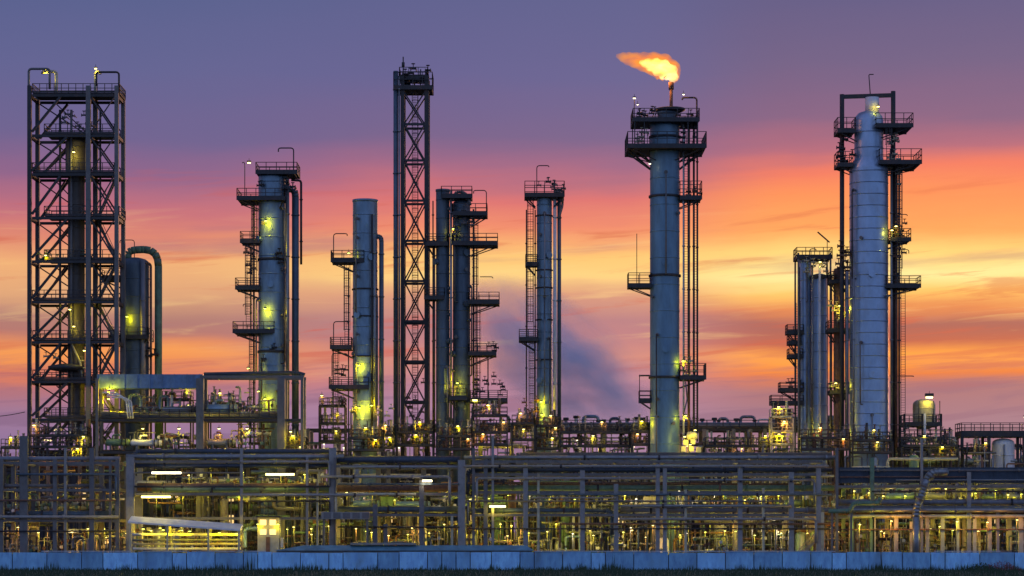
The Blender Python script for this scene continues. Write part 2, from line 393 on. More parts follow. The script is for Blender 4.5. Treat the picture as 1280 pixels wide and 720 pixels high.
# ------------------------------------------------------------------ T3
Y = 10
T = thing('process_column', 'column', (X(457, Y), Y, 0), 'flat topped blue column between the twice lit column and the lattice mast')
cx, r, _ = shell(T, 441, 472, 250, Y, 'blue', dome=False)
vpipe(T, 466, 270, 560, Y, 3, 'dark', -r-.1); vpipe(T, 477, 296, 560, Y, 6, 'slate', -.4, top=468); vpipe(T, 469.5, 298, 560, Y, 3, 'silver', -r-.3)
vpipe(T, 436, 335, 560, Y, 1.6, 'dark', -.5)
plat(T, 415, 456, 326, Y, 1.7, cx); plat(T, 414, 440, 434, Y, 1.6, cx); plat(T, 413, 462, 484, Y, r+.6, cx)
ladder(T, 434, 326, 434, Y, -.4); ladder(T, 420, 434, 560, Y, -.4)
fittings(T, cx, Y, r, range(275, 540, 24)); davit(T, 417, 326, 292, 434, Y, .3, .07); davit(T, 417, 434, 402, 435, Y, .3, .07); davit(T, 415, 470, 442, 434, Y, .3, .07)
for p in (362, 396, 446): band(T, 441, 472, p, Y, .2)
valves(T, 416, 436, 455, 475, Y, 6, 'dark', -.6); valves(T, 440, 490, 505, 545, Y, 12, 'cream', -r-.6)
slamp(T, 450, 458, Y, 110, YG, 'lensg', -r-.8); slamp(T, 451, 511, Y, 110, YG, 'lensg', -r-.9); slamp(T, 466, 508, Y, 60, YG, 'lensg', -r-1)
slamp(T, 437, 318, Y, 10, YG, 'lensg', -r)

# ------------------------------------------------------------------ T4 lattice mast
Y = 17
T = thing('lattice_mast', 'mast', (X(515, Y), Y, 0), 'tall dark lattice mast with crossed bracing and a cluttered top platform')
D = 1.7; xl, xr = X(504, Y), X(534, Y); OCC.append((X(515, Y), Y, 3))
for yy in (Y-D, Y+D):
    for xx, w in ((xl, .5), (xr, .6)): MB().box(xx-w/2, xx+w/2, yy-.25, yy+.25, 0, Z(98, Y)).build('post', 'dark', T)
vpipe(T, 495.5, 92, 560, Y, 6, 'slate', -D, name='riser_pipe'); vpipe(T, 500, 100, 560, Y, 2.5, 'silver', -D-.4)
st = [118, 158, 203, 253, 303, 353, 403, 453, 503, 553]
for i in range(len(st)-1):
    za, zb = Z(st[i], Y), Z(st[i+1], Y)
    for yy in (Y-D, Y+D):
        MB().bar((xl+.25, yy, zb), (xr-.3, yy, zb), .22, .3).build('beam', 'dark', T)
        for a, b_ in ((za, zb), (zb, za)):
            MB().bar((xl+.2, yy + (.06 if a > b_ else -.06), a), (xr-.25, yy + (.06 if a > b_ else -.06), b_), .17).build('brace', 'dark', T)
    for xx in (xl, xr): MB().bar((xx, Y-D+.3, zb), (xx, Y+D-.3, za), .12).build('brace', 'dark', T)
MB().ladder(X(519, Y), Y, Z(553, Y), Z(116, Y), .6).build('ladder', 'dark', T)
plat(T, 493, 541, 112, Y, 2.2, None, rh=1.9); plat(T, 500, 535, 98, Y, 1.7, None)
b = MB()
for k in range(6): x = X(496 + k*7.5, Y); b.tube((x, Y-.5, Z(112, Y)), (x, Y-.5, Z(R.uniform(82, 98), Y)), .09, 6)
b.build('vent_pipe', 'dark', T)
MB().tube((X(504, Y), Y, Z(100, Y)), (X(504, Y), Y, Z(71, Y)), .09, 6).tube((X(504, Y), Y, Z(84, Y)), (X(504, Y), Y, Z(78, Y)), .2, 8).build('aerial', 'dark', T)
valves(T, 498, 536, 88, 108, Y, 14, 'dark', -1.5, 1.2)
valves(T, 510, 530, 470, 545, Y, 10, 'rust', -1.5)

# ------------------------------------------------------------------ T5 paired columns
Y = 13
T = thing('paired_column', 'column', (X(567, Y), Y, 0), 'pair of slate blue columns standing together just right of the lattice mast')
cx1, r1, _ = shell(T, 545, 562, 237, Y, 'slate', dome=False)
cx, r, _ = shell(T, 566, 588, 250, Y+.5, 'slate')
vpipe(T, 564, 240, 560, Y, 3, 'silver', -1.1); vpipe(T, 543, 300, 560, Y, 2.5, 'dark', -.5); vpipe(T, 541, 250, 560, Y, 1.8, 'rust', .8)
vpipe(T, 592, 262, 560, Y, 2.5, 'dark', -.4); vpipe(T, 596, 310, 560, Y, 1.6, 'rust', -.6)
for a, b_, p in ((566, 609, 268), (566, 622, 305), (586, 624, 378), (586, 620, 442)): plat(T, a, b_, p, Y, r+.8, cx)
for a, b_, p in ((533, 560, 305), (531, 556, 372)): plat(T, a, b_, p, Y, 1.4, cx1)
plat(T, 552, 590, 246, Y, 1.6, None)
fittings(T, cx, Y+.5, r, range(275, 540, 21), 'slate'); fittings(T, cx1, Y, r1, range(262, 540, 33), 'slate'); davit(T, 608, 268, 238, 592, Y, .4, .07); davit(T, 600, 346, 346, 616, Y, .2, .06)
MB().path([(X(566, Y), Y-1, Z(252, Y)), (X(570, Y), Y-1, Z(240, Y)), (X(584, Y), Y-1, Z(243, Y)), (X(588, Y), Y-1, Z(258, Y))], .2, 8, .8).build('overhead_pipe', 'mid', T)
ladder(T, 594, 268, 378, Y, -.9); ladder(T, 597, 378, 540, Y, -.9)
valves(T, 566, 592, 255, 300, Y, 10, 'mid', -1.6); valves(T, 592, 632, 470, 500, Y, 14, 'dark', -1.2); valves(T, 596, 622, 430, 440, Y, 4, 'dark', -1.2)
plat(T, 588, 634, 500, Y, 2, cx); plat(T, 562, 584, 498, Y, 1.7, cx, yo=-1)
slamp(T, 572, 480, Y, 110, YG, 'lensg', -r-1.1); slamp(T, 594, 501, Y, 60, YE, 'lensy', -2.4, .3); slamp(T, 567, 288, Y, 12, YG, 'lensg', -r-.6)
MB().tube((X(610, Y), Y, Z(500, Y)), (X(610, Y), Y, Z(448, Y)), .09, 6).build('vent_pipe', 'dark', T)

# ------------------------------------------------------------------ T6 slim caged column
Y = 18
T = thing('process_column', 'column', (X(680, Y), Y, 0), 'slim blue column with a caged ladder on its left and white pipe on its right')
cx, r, _ = shell(T, 671, 690, 243, Y, 'blue')
vpipe(T, 693.5, 248, 560, Y, 4.5, 'white', -.5); vpipe(T, 699, 236, 560, Y, 5, 'slate', 0)
plat(T, 656, 705, 245, Y, 1.9, cx, rh=1.7); plat(T, 649, 672, 424, Y, 1.6, cx); plat(T, 657, 671, 330, Y, 1.1, cx)
ladder(T, 663, 245, 424, Y, -.5, True, .8); ladder(T, 665, 424, 545, Y, -.5)
for px in (658, 669): vpipe(T, px, 262, 540, Y, 1.6, 'dark', .2)
fittings(T, cx, Y, r, range(268, 540, 26)); davit(T, 671, 245, 207, 686, Y, .2, .07); valves(T, 673, 704, 228, 242, Y, 9, 'mid', -1.2)
MB().path([(X(692, Y), Y-.8, Z(250, Y)), (X(694, Y), Y-.8, Z(238, Y)), (X(703, Y), Y-.8, Z(238, Y)), (X(703, Y), Y-.8, Z(258, Y)), (X(698, Y), Y-.8, Z(275, Y))], .16, 8).build('overhead_pipe', 'mid', T)
for p in (270, 338, 360, 400, 450): band(T, 671, 690, p, Y, .18)
valves(T, 655, 672, 495, 530, Y, 12, 'rust', -1); slamp(T, 676, 503, Y, 60, YG, 'lensg', -r-.8); slamp(T, 677, 519, Y, 60, YG, 'lensg', -r-.8)

# ------------------------------------------------------------------ T7 flare column
Y = 8
T = thing('flare_column', 'column', (X(831, Y), Y, 0), 'tall blue flare column with a double crown platform under the burning tip')
cx, r, _ = shell(T, 812.5, 849.5, 153, Y, 'flare', dome=False, seam=3.4, n=40)
for p in (172, 246, 345, 472): band(T, 812, 850, p, Y, .3)
shell(T, 822, 846, 140, Y, 'slate', 'top_cap', z0=Z(153, Y)+.1, dome=False, seam=9)
MB().tube((X(839, Y), Y, Z(145, Y)), (X(839, Y), Y, Z(104, Y)), .22, 10).tube((X(839, Y), Y, Z(112, Y)), (X(839, Y), Y, Z(103, Y)), .34, 12).build('flare_tip', 'rust', T)
plat(T, 783, 880, 187, Y, r+1.8, cx, rh=1.7); plat(T, 790, 872, 153, Y, r+1.0, None, rh=1.3)
b = MB()
for sx in (-1, 1):
    for yy in (Y-1.4, Y+1.4):
        xe = X(786 if sx < 0 else 877, Y)
        b.bar((xe, yy, Z(190, Y)), (cx+sx*r*.9, Y, Z(213, Y)), .2); b.bar((cx+sx*(r+1.6), yy, Z(190, Y)), (cx+sx*r*.9, Y, Z(204, Y)), .16)
b.build('bracket', 'dark', T)
b = MB()
for px in (792, 804, 858, 870):
    for yy in (Y-r-.9, Y+r+.9): b.bar((X(px, Y), yy, Z(187, Y)), (X(px, Y), yy, Z(155, Y)), .13)
b.build('strut', 'dark', T)
for px, w, m, yo in ((854, 2.6, 'white', -.8), (861, 3.4, 'rust', 0), (867, 2.8, 'dark', -.4), (872, 2.2, 'dark', .6)): vpipe(T, px, 155, 552, Y, w, m, yo)
ladder(T, 857, 187, 470, Y, -1.2, False); ladder(T, 869, 248, 540, Y, -1.1, False)
plat(T, 849, 876, 248, Y, 1.6, cx, rh=2.0); plat(T, 785, 813, 357, Y, 1.3, cx, rh=1.5); plat(T, 849, 881, 472, Y, 1.8, cx, rh=1.7); plat(T, 799, 813, 500, Y, .8, cx)
MB().tube((X(796, Y), Y, Z(357, Y)), (X(796, Y), Y, Z(292, Y)), .05, 6).build('aerial', 'dark', T)
for a, b_, px in ((155, 125, 792), (178, 206, 811)): MB().tube((X(px, Y), Y-1.9, Z(a, Y)), (X(px, Y), Y-1.9, Z(b_, Y)), .06, 6).build('lamp_post', 'dark', T)
fittings(T, cx, Y, r, (218, 268, 330, 372, 420, 438, 500, 530), 'flare'); davit(T, 871, 155, 122, 853, Y, .3, .12); 
valves(T, 794, 822, 142, 152, Y, 9, 'dark', -r-.6); valves(T, 846, 872, 145, 182, Y, 12, 'dark', -1.4); valves(T, 792, 812, 160, 184, Y, 7, 'cream', -1.8)
valves(T, 852, 876, 236, 247, Y, 6, 'rust', -1.2); valves(T, 852, 872, 450, 470, Y, 7, 'cream', -1.2)
MB().lathe(X(838, Y), Y, [(1.5, Z(140, Y)+.02), (1.9, Z(138, Y)), (1.9, Z(136, Y)), (.8, Z(134, Y))], 20).build('cap_ring', 'dark', T)
slamp(T, 792, 126, Y, 8, OR, 'lensw', -1.9, .16); slamp(T, 796, 134, Y, 5, OR, 'lensw', -1.9, .1); slamp(T, 811, 208, Y, 5, WH, 'lensw', -2.3, .12); slamp(T, 854, 119, Y, 6, OR, 'lensw', -.6, .12)
slamp(T, 853, 452, Y, 40, YG, 'lensg', -1.4); slamp(T, 856, 520, Y, 40, YG, 'lensg', -1.6)
MB().box(X(799, Y), X(812, Y), Y-.8, Y+.8, Z(470, Y), Z(469, Y)).rail([(X(799, Y), Y-.8, Z(500, Y)), (X(799, Y), Y-.8, Z(499, Y))], 3.1).build('side_frame', 'dark', T)
MB().path([(X(856, Y), Y-1.5, Z(478, Y)), (X(858, Y), Y-1.5, Z(500, Y)), (X(853, Y), Y-1.5, Z(520, Y)), (X(862, Y), Y-1.5, Z(526, Y))], .1, 6).build('drain_pipe', 'mid', T)
# flame: glowing gas, thick and lumpy
def gas(name, pts, parent, m, Yd, seed, jit=.18):
    RR = random.Random(seed); b = MB(); P = []
    for i in range(len(pts)-1):
        for t in [k/5 for k in range(5)]:
            a, c = pts[i], pts[i+1]; P.append([a[k]+(c[k]-a[k])*t for k in range(3)])
    P.append(list(pts[-1])); n = 18; vs = []
    for i, (px, py, rr) in enumerate(P):
        a = P[max(0, i-1)]; c = P[min(len(P)-1, i+1)]
        dx, dz = (c[0]-a[0]), -(c[1]-a[1]); L = sqrt(dx*dx+dz*dz) or 1; nx, nz = -dz/L, dx/L
        for k in range(n):
            t = 2*pi*k/n; q = rr*(1 + jit*sin(i*1.3+2.1*sin(t+seed)) + RR.uniform(-jit, jit)*.35)
            vs.append((X(px, Yd) + nx*cos(t)*q, Yd + sin(t)*q*.8, Z(py, Yd) + nz*cos(t)*q))
    m_ = len(P)
    b.add(vs, [(i*n+k, i*n+(k+1) % n, (i+1)*n+(k+1) % n, (i+1)*n+k) for i in range(m_-1) for k in range(n)], True)
    b.f.append([k for k in range(n)][::-1]); b.sm.append(True); b.f.append([(m_-1)*n+k for k in range(n)]); b.sm.append(True)
    b.f = [f[::-1] for f in b.f]
    return b.build(name, m, parent)
def gasmat(name, c0, c1, dens, sc, soot, ac):
    m = bpy.data.materials.new(name); m.use_nodes = True; nt = m.node_tree; N = nt.nodes; L = nt.links
    N.remove(N['Principled BSDF']); out = N['Material Output']
    e = N.new('ShaderNodeEmission'); tc = N.new('ShaderNodeTexCoord'); mp = N.new('ShaderNodeMapping')
    mp.inputs['Rotation'].default_value = (0, .5, 0); mp.inputs['Scale'].default_value = (.5, 1, 1.3)
    L.new(tc.outputs['Object'], mp.inputs[0]); n = N.new('ShaderNodeTexNoise'); n.inputs['Scale'].default_value = sc; n.inputs['Detail'].default_value = 3
    L.new(mp.outputs[0], n.inputs[0])
    r = N.new('ShaderNodeValToRGB'); L.new(n.outputs[0], r.inputs[0])
    r.color_ramp.elements[0].position = .35; r.color_ramp.elements[0].color = c0+(1,); r.color_ramp.elements[1].position = .65; r.color_ramp.elements[1].color = c1+(1,)
    mr = N.new('ShaderNodeMapRange'); L.new(n.outputs[0], mr.inputs[0]); mr.inputs[1].default_value = .34; mr.inputs[2].default_value = .62
    mr.inputs[3].default_value = dens*.35; mr.inputs[4].default_value = dens
    L.new(r.outputs[0], e.inputs[0]); ab = N.new('ShaderNodeVolumeAbsorption'); ab.inputs[0].default_value = ac + (1,)
    s1 = N.new('ShaderNodeMath'); s1.operation = 'MULTIPLY'; s1.inputs[1].default_value = soot; L.new(mr.outputs[0], s1.inputs[0]); L.new(s1.outputs[0], ab.inputs[1])
    ad = N.new('ShaderNodeAddShader'); L.new(mr.outputs[0], e.inputs[1]); L.new(e.outputs[0], ad.inputs[0]); L.new(ab.outputs[0], ad.inputs[1]); L.new(ad.outputs[0], out.inputs['Volume'])
    return m
FL = thing('flame', 'flame', (X(839, Y), Y, Z(104, Y)), 'orange gas flame blowing leftwards from the tip of the flare column')
gas('outer_flame', [(839, 105, .2), (841.5, 98, .85), (839, 90, 1.45), (829, 84, 1.75), (816, 79.5, 1.5), (803, 77, 1.25), (793, 75, 1.0), (784, 73, .85), (777, 71, .6), (770, 69.5, .2)], FL,
    gasmat('flame gas', (1, .2, .0), (1, .36, .01), .7, .9, 1.6, (1, .72, .0)), Y, 3, .045)
gas('inner_flame', [(840, 104, .2), (841, 98, .75), (837, 91, 1.15), (827, 85.5, 1.2), (816, 81.5, .95), (806, 79, .6), (799, 77.5, .2)], FL,
    gasmat('flame core gas', (1, .55, .1), (1, .85, .5), 1.9, .9, .05, (1, .8, .2)), Y, 5, .1)
light(FL, (X(822, Y), Y, Z(88, Y)), 3000, (1, .45, .1), 1.2)

# ------------------------------------------------------------------ T8 short twin columns
Y = 21
T = thing('twin_column', 'column', (X(1018, Y), Y, 0), 'short grey twin columns under one flat steel crown, left of the banded column')
cx1, r1, _ = shell(T, 999, 1014, 322, Y, 'alu', dome=False); cx, r, _ = shell(T, 1014, 1034, 342, Y-.5, 'alu')
b = MB()
for px in (996, 1036):
    for yy in (Y-1.8, Y+1.8): b.bar((X(px, Y), yy, 0), (X(px, Y), yy, Z(318, Y)), .22)
b.build('frame_post', 'mid', T)
plat(T, 994, 1038, 322, Y, 1.9, None); plat(T, 1012, 1038, 346, Y, 1.9, None, rail=False)
for a, b_, p in ((983, 1003, 415), (985, 1000, 428), (985, 1002, 445), (974, 1003, 487), (963, 1003, 503)): plat(T, a, b_, p, Y, 1.2, cx1, rh=.9)
for px, w, m, yo in ((1013, 2.5, 'silver', -2), (1022, 3, 'white', -2.2), (998, 2, 'dark', -1), (1036.5, 2.4, 'cream', -1.3), (1007, 2, 'silver', -1.4)): vpipe(T, px, 335, 560, Y, w, m, yo)
ladder(T, 996, 380, 545, Y, -1.6, False); davit(T, 1012, 322, 311, 1020, Y, .3, .07)
MB().bar((X(1022, Y), Y, Z(290, Y)), (X(1037, Y), Y, Z(303, Y)), .2, .16).tube((X(1034, Y), Y, Z(301, Y)), (X(1034, Y), Y, Z(322, Y)), .05).build('wind_vane', 'dark', T)
valves(T, 1004, 1034, 325, 345, Y, 10, 'cream', -2); valves(T, 975, 1000, 478, 486, Y, 5, 'dark', -.8)
slamp(T, 1022, 330, Y, 8, YE, 'lensy', -2.6); slamp(T, 1020, 540, Y, 90, YE, 'lensy', -2.8)

# brown riser between twin and banded columns
Y = 17
T = thing('riser_column', 'column', (X(1048, Y), Y, 0), 'narrow rust brown riser with yellow lit valves, between the twin and banded columns')
cx, r, _ = shell(T, 1042, 1053, 335, Y, 'rust')
for px, w, m, yo in ((1057, 3, 'silver', -.4), (1039, 2, 'dark', -.2)): vpipe(T, px, 345, 560, Y, w, m, yo)
plat(T, 1036, 1062, 352, Y, 1.3, cx); plat(T, 1034, 1066, 413, Y, 1.5, cx); plat(T, 1036, 1060, 490, Y, 1.3, cx)
valves(T, 1036, 1064, 380, 405, Y, 12, 'cream', -1.3, 1.2); valves(T, 1038, 1060, 325, 350, Y, 7, 'rust', -1); valves(T, 1036, 1060, 478, 488, Y, 6, 'cream', -1)
slamp(T, 1047, 384, Y, 60, YE, 'lensy', -2.2); slamp(T, 1042, 480, Y, 40, YE, 'lensy', -2.2); slamp(T, 1058, 390, Y, 40, YE, 'lensy', -2.4)

# ------------------------------------------------------------------ T9 banded column
Y = 13
T = thing('banded_column', 'column', (X(1087, Y), Y, 0), 'thick pale blue banded column framed by two dark poles and a crossbar')
x0, x1 = X(1062, Y), X(1110, Y); r = (x1-x0)/2; cx = (x0+x1)/2; OCC.append((cx, Y, r+1))
zs = Z(205, Y); zt = Z(140, Y); prof = [(r*1.08, 0), (r, 2), (r, 2.1)]; z = 3.2
while z < zs-1: prof += [(r, z-.12), (r, z-.05), (r+.04, z-.04), (r+.04, z+.04), (r, z+.05), (r, z+.12)]; z += 1.5
rt = (X(1103, Y)-X(1067, Y))/2
prof += [(r, zs-.7), (r, zs-.6), (rt, zs+.6), (rt, zs+.7)]; z = zs+2
while z < zt-1.6: prof += [(rt, z-.12), (rt, z-.05), (rt+.04, z-.04), (rt+.04, z+.04), (rt, z+.05), (rt, z+.12)]; z += 2.05
prof += [(rt, zt-1.2), (rt*.92, zt-.6), (rt*.7, zt-.15), (rt*.3, zt+.1), (.2, zt+.15)]
MB().lathe(cx, Y, prof, 40).build('shell', 'alu', T)
MB().tube((X(1090, Y), Y, Z(142, Y)), (X(1090, Y), Y, Z(122, Y)), .9, 14).build('top_nozzle', 'white', T)
for px, top in ((1052.5, 118), (1116.5, 114)): MB().tube((X(px, Y), Y, 0), (X(px, Y), Y, Z(top, Y)), .3, 10).build('pole', 'dark', T)
MB().bar((X(1052, Y), Y, Z(121, Y)), (X(1117, Y), Y, Z(119, Y)), .4, .5).build('crossbar', 'dark', T)
MB().path([(X(1088, Y), Y, Z(120, Y)), (X(1086, Y), Y, Z(93, Y)), (X(1092, Y), Y, Z(93, Y))], .07, 6, .2).build('aerial', 'dark', T)
plat(T, 1091, 1137, 160, Y, r+.2, cx, rh=1.5); plat(T, 1045, 1067, 165, Y, 1.8, cx, rh=1.6); plat(T, 1045, 1064, 207, Y, 1.6, cx, rh=1.6)
plat(T, 1095, 1147, 206, Y, r+.6, cx, rh=1.6); plat(T, 1111, 1136, 300, Y, 1.6, cx, rh=1.3); plat(T, 1105, 1148, 358, Y, 1.8, cx, rh=1.2)
for px, w, m, yo in ((1123, 2.6, 'dark', -.6), (1112.5, 3, 'silver', -1.2), (1119.5, 4, 'rust', -.5), (1058, 4, 'grey', -.8), (1064, 2.5, 'silver', -2.3)): vpipe(T, px, 215 if px > 1100 else 340, 560, Y, w, m, yo)
ladder(T, 1107, 165, 206, Y, -2.6); ladder(T, 1122, 206, 358, Y, -1.2); ladder(T, 1127, 358, 545, Y, -1.2, False)
valves(T, 1046, 1064, 175, 205, Y, 10, 'dark', -.8, 1.2); valves(T, 1108, 1126, 170, 235, Y, 14, 'cream', -1.4); valves(T, 1114, 1130, 270, 345, Y, 12, 'rust', -1)
valves(T, 1046, 1060, 300, 335, Y, 9, 'rust', -.6, 1.3)
fittings(T, cx, Y, r, (240, 300, 345, 372, 430, 470, 520, 545), 'alu'); davit(T, 1122, 282, 268, 1134, Y, .2, .06); davit(T, 1120, 320, 312, 1136, Y, .5, .06); davit(T, 1112, 470, 470, 1142, Y, .1, .07)
slamp(T, 1095, 136, Y, 30, YE, 'lensy', -1.8); slamp(T, 1112, 290, Y, 35, YE, 'lensy', -2); slamp(T, 1117, 285, Y, 12, YE, 'lensy', -2)

# ------------------------------------------------------------------ right side: small tank and raised deck
Y = 16
T = thing('storage_drum', 'tank', (X(1156, Y), Y, 0), 'squat pale drum in a lamp lit steel frame, right of the banded column')
shell(T, 1141, 1169, 499, Y, 'cream', z0=Z(530, Y), seam=1)
b = MB()
for px in (1128, 1150, 1173, 1184):
    for yy in (Y-1.8, Y+1.8): b.bar((X(px, Y), yy, 0), (X(px, Y), yy, Z(518 if px < 1180 else 535, Y)), .22)
b.build('frame_post', 'dark', T)
plat(T, 1128, 1174, 530, Y, 1.9, None, rh=1.2); plat(T, 1120, 1186, 548, Y, 2.1, None, rh=1.1); plat(T, 1118, 1190, 562, Y, 2.1, None)
valves(T, 1125, 1185, 535, 560, Y, 16, 'mid', -2); vpipe(T, 1152, 518, 560, Y, 3, 'white', -2.4)
for px in (1146, 1164, 1172): MB().tube((X(px, Y), Y-1.6, Z(530, Y)), (X(px, Y), Y-1.6, Z(502, Y)), .06, 6).build('lamp_post', 'dark', T)
slamp(T, 1158, 497, Y, 110, YE, 'lensy', -2.2, .4); OCC.append((X(1156, Y), Y, 5))
Y = 14
T = thing('raised_deck', 'platform', (X(1238, Y), Y, 0), 'raised dark steel deck on slim posts around a white drum at the far right')
for px in (1199, 1276, 1232):
    for yy in (Y-2, Y+2): MB().box(X(px, Y)-.18, X(px, Y)+.18, yy-.18, yy+.18, 0, Z(542, Y)).build('post', 'dark', T)
plat(T, 1198, 1282, 541, Y, 2.2, None, rh=1.2, th=.5); plat(T, 1199, 1232, 560, Y, 2, None, rail=False)
for px in (1199, 1276): MB().bar((X(px, Y), Y-2, Z(548, Y)), (X(px+ (8 if px < 1240 else -8), Y), Y-2, Z(542, Y)), .12).build('brace', 'dark', T)
MB().tube((X(1278, Y), Y-2.1, Z(541, Y)), (X(1278, Y), Y-2.1, Z(524, Y)), .05).build('lamp_post', 'dark', T); slamp(T, 1278, 522, Y, 15, WH, 'lensw', -2.1, .2)
OCC.append((X(1240, Y), Y, 4))
T = thing('storage_drum', 'tank', (X(1253, Y-.5), Y-.5, Z(600, Y)), 'white upright drum standing under the raised steel deck at far right')
shell(T, 1240, 1268, 548, Y-.5, 'white', z0=Z(600, Y), seam=1.6); vpipe(T, 1252, 556, 598, Y-.5, 2, 'silver', -1.6)

# ------------------------------------------------------------------ mid-left elevated duct frame
Y = 7
TD = T = thing('duct_frame', 'steel frame', (X(250, Y), Y, 0), 'grey steel frame on thick posts carrying the blue duct, left of the twice lit column')
for px in (124, 252, 353, 379):
    w = .48 if px in (252, 353) else .17
    for yy in (Y-1.5, Y+2): MB().box(X(px, Y)-w, X(px, Y)+w, yy-.3, yy+.3, 0, Z(474, Y)).build('post', 'mid', T)
for p in (526, 566):
    for yy in (Y-1.5, Y+2): MB().bar((X(122, Y), yy, Z(p, Y)), (X(380, Y), yy, Z(p, Y)), .24, .34).build('beam', 'dark', T)
for yy in (Y-1.5, Y+2): MB().bar((X(252, Y), yy+.02, Z(472, Y)), (X(381, Y), yy+.02, Z(472, Y)), .24, .36).build('beam', 'mid', T)
dk = MB().box(X(126, Y), X(350, Y), Y-1.1, Y+1.6, Z(526, Y)+.27, Z(526, Y)+.33).build('platform', 'dark', T)
MB().rail([(X(126, Y), Y-1.1, Z(523, Y)), (X(350, Y), Y-1.1, Z(523, Y))], 1.1).build('railing', 'dark', dk)
slamp(T, 140, 487, Y, 160, YG, 'lensg', -1.9); slamp(T, 325, 490, Y, 60, YG, 'lensg', -1.9); slamp(T, 365, 540, Y, 90, YE, 'lensy', -2)
for px in (180, 225, 275, 310): slamp(T, px, 536, Y, 110, YE if px != 275 else OR, 'lensy', -1.0)
o = MB().box(X(124, Y)-.1, X(254, Y), Y-1.1, Y+1.6, Z(486, Y), Z(468.5, Y))
for k in range(9): xx = X(126, Y)+k*1.6; o.box(xx-.06, xx+.06, Y-1.16, Y-1.1, Z(486, Y)-.03, Z(468.5, Y)+.03)
tag(o.build('air_duct', 'duct2'), 'square blue air duct on top of the grey duct frame', 'duct')
o = MB().path([(X(255, Y), Y, Z(468, Y)), (X(372, Y), Y, Z(466, Y)), (X(381, Y), Y, Z(469, Y))], .27, 12, .9)
tag(o.build('pipe', 'duct'), 'round dark pipe running right from the blue air duct past the twice lit column', 'pipe')
o = MB().hlathe((X(128, Y), Y-.6, Z(519, Y)), 0, [(.45, 0), (.45, 12.6), (.5, 12.6), (.5, 12.8), (.45, 12.8), (.45, X(350, Y)-X(128, Y))], 12)
tag(o.build('pipe', 'silver'), 'long silver pipe on the lower level of the duct frame', 'pipe')
T = thing('hose_pipe', 'pipe', (X(147, Y-2), Y-2, Z(524, Y)), 'bent pale pipes lit bright yellow green under the blue air duct')
for k in range(3):
    MB().path([(X(128+6*k, Y-2), Y-2, Z(492+3*k, Y)), (X(145+5*k, Y-2), Y-2, Z(492+3*k, Y)), (X(158+3*k, Y-2), Y-2, Z(503, Y)), (X(160+3*k, Y-2), Y-2, Z(524, Y))], .1, 8).build('pipe', 'white', T)

# ------------------------------------------------------------------ pipe racks
def rack(label, posts, Y0, Y1, tiers, m='mid', w=.5, x0=None, x1=None, seed=1, braces=True, hidden_back=False):
    T = thing('pipe_rack', 'pipe rack', ((X(posts[0][0], Y0)+X(posts[-1][0], Y0))/2, Y0, 0), label)
    xa = X(posts[0][0], Y0); xb = X(posts[-1][0], Y0)
    for i, (px, top, ww, mm) in enumerate(posts):
        x = X(px, Y0); zt = Z(top, Y0)
        MB().box(x-ww/2, x+ww/2, Y0-.22, Y0+.22, 0, zt).box(x-ww/2-.25, x+ww/2+.25, Y0-.45, Y0+.45, 0, .35).build('post', mm, T)
        if ww > .35: MB().box(x-ww/2, x+ww/2, Y1-.22, Y1+.22, 0, tiers[-1]).build('post', mm, T)
        if ww > .35:
            for z in tiers: MB().box(x-.14, x+.14, Y0+.25, Y1-.25, z-.4, z-.02).build('cross_beam', mm, T)
    for z in tiers:
        for yy in (Y0-.02, Y1+.02): MB().box(xa, xb, yy-.12, yy+.12, z-.36, z-.06).build('long_beam', m, T)
    return T
P = lambda px, top=574, w=.5, m='mid': (px, top, w, m)
Ya, Yb = -4, 3
T1 = rack('left front pipe rack of many slim posts under the open steel tower', [P(2), P(30, 545, 1.0, 'mid'), P(69), P(82, 560, .3, 'pale'), P(115, 560, .6), P(138, 575, .3), P(147, 575, .5)], Ya, Yb, [5.9, 9.7, 13.0])
T2 = rack('box shaped front pipe rack with wide end posts and long tube lights', [P(163, 571, 1.0, 'pale'), P(302, 560, .35, 'pale'), P(384, 571, .3, 'pale'), P(397, 600, .25, 'cream'), P(416, 560, .9, 'pale')], Ya+.4, Yb, [6.2, 9.2, 13.2])
T3 = rack('front pipe rack between the box shaped rack and the long right rack', [P(418.6, 572, .2), P(469, 630, .6), P(482, 655, .5), P(527, 600, .6), P(565, 645, .3, 'cream'), P(577, 575, .9, 'pale')], Ya, Yb, [6.6, 9.2, 12.6])
right_posts = [P(592, 560, .35), P(607), P(616, 545, .3, 'pale'), P(657, 585, .6, 'pale'), P(673, 592, .3, 'cream'), P(728, 588, .6, 'pale'), P(770, 605, .55, 'pale'), P(822, 580, .5, 'pale'), P(831, 585, .5, 'pale'), P(857, 612, .3, 'cream'),
  P(925, 585, .6, 'pale'), P(954, 610, .3, 'cream'), P(989, 590, .65, 'pale'), P(1023, 580, .6, 'pale'), P(1028, 640, .4, 'cream')]
T4 = rack('long front pipe rack of pale posts around the flare column foot', right_posts, Ya, Yb, [6.6, 9.4, 11.6, 13.2])
T5 = rack('far right front pipe rack with yellow lit lower posts under a dark duct', [P(1046, 560, .35), P(1064, 640, .45, 'green'), P(1090, 572, .5, 'green'), P(1092.5, 645, .35, 'cream'), P(1120, 645, .5, 'cream'), P(1139, 652, .35, 'cream'), P(1152, 548, .3, 'pale'), P(1159, 645, .45, 'cream'), P(1178, 645, .45, 'cream'), P(1197, 646, .35, 'cream'), P(1211, 590, .5, 'pale'), P(1218, 645, .45, 'cream'), P(1237, 645, .45, 'cream'), P(1247, 640, .35, 'pale'), P(1276, 645, .6, 'cream'), P(1300)], Ya, Yb, [6.3, 7.6, 10.1])
Yc, Yd = 25, 31
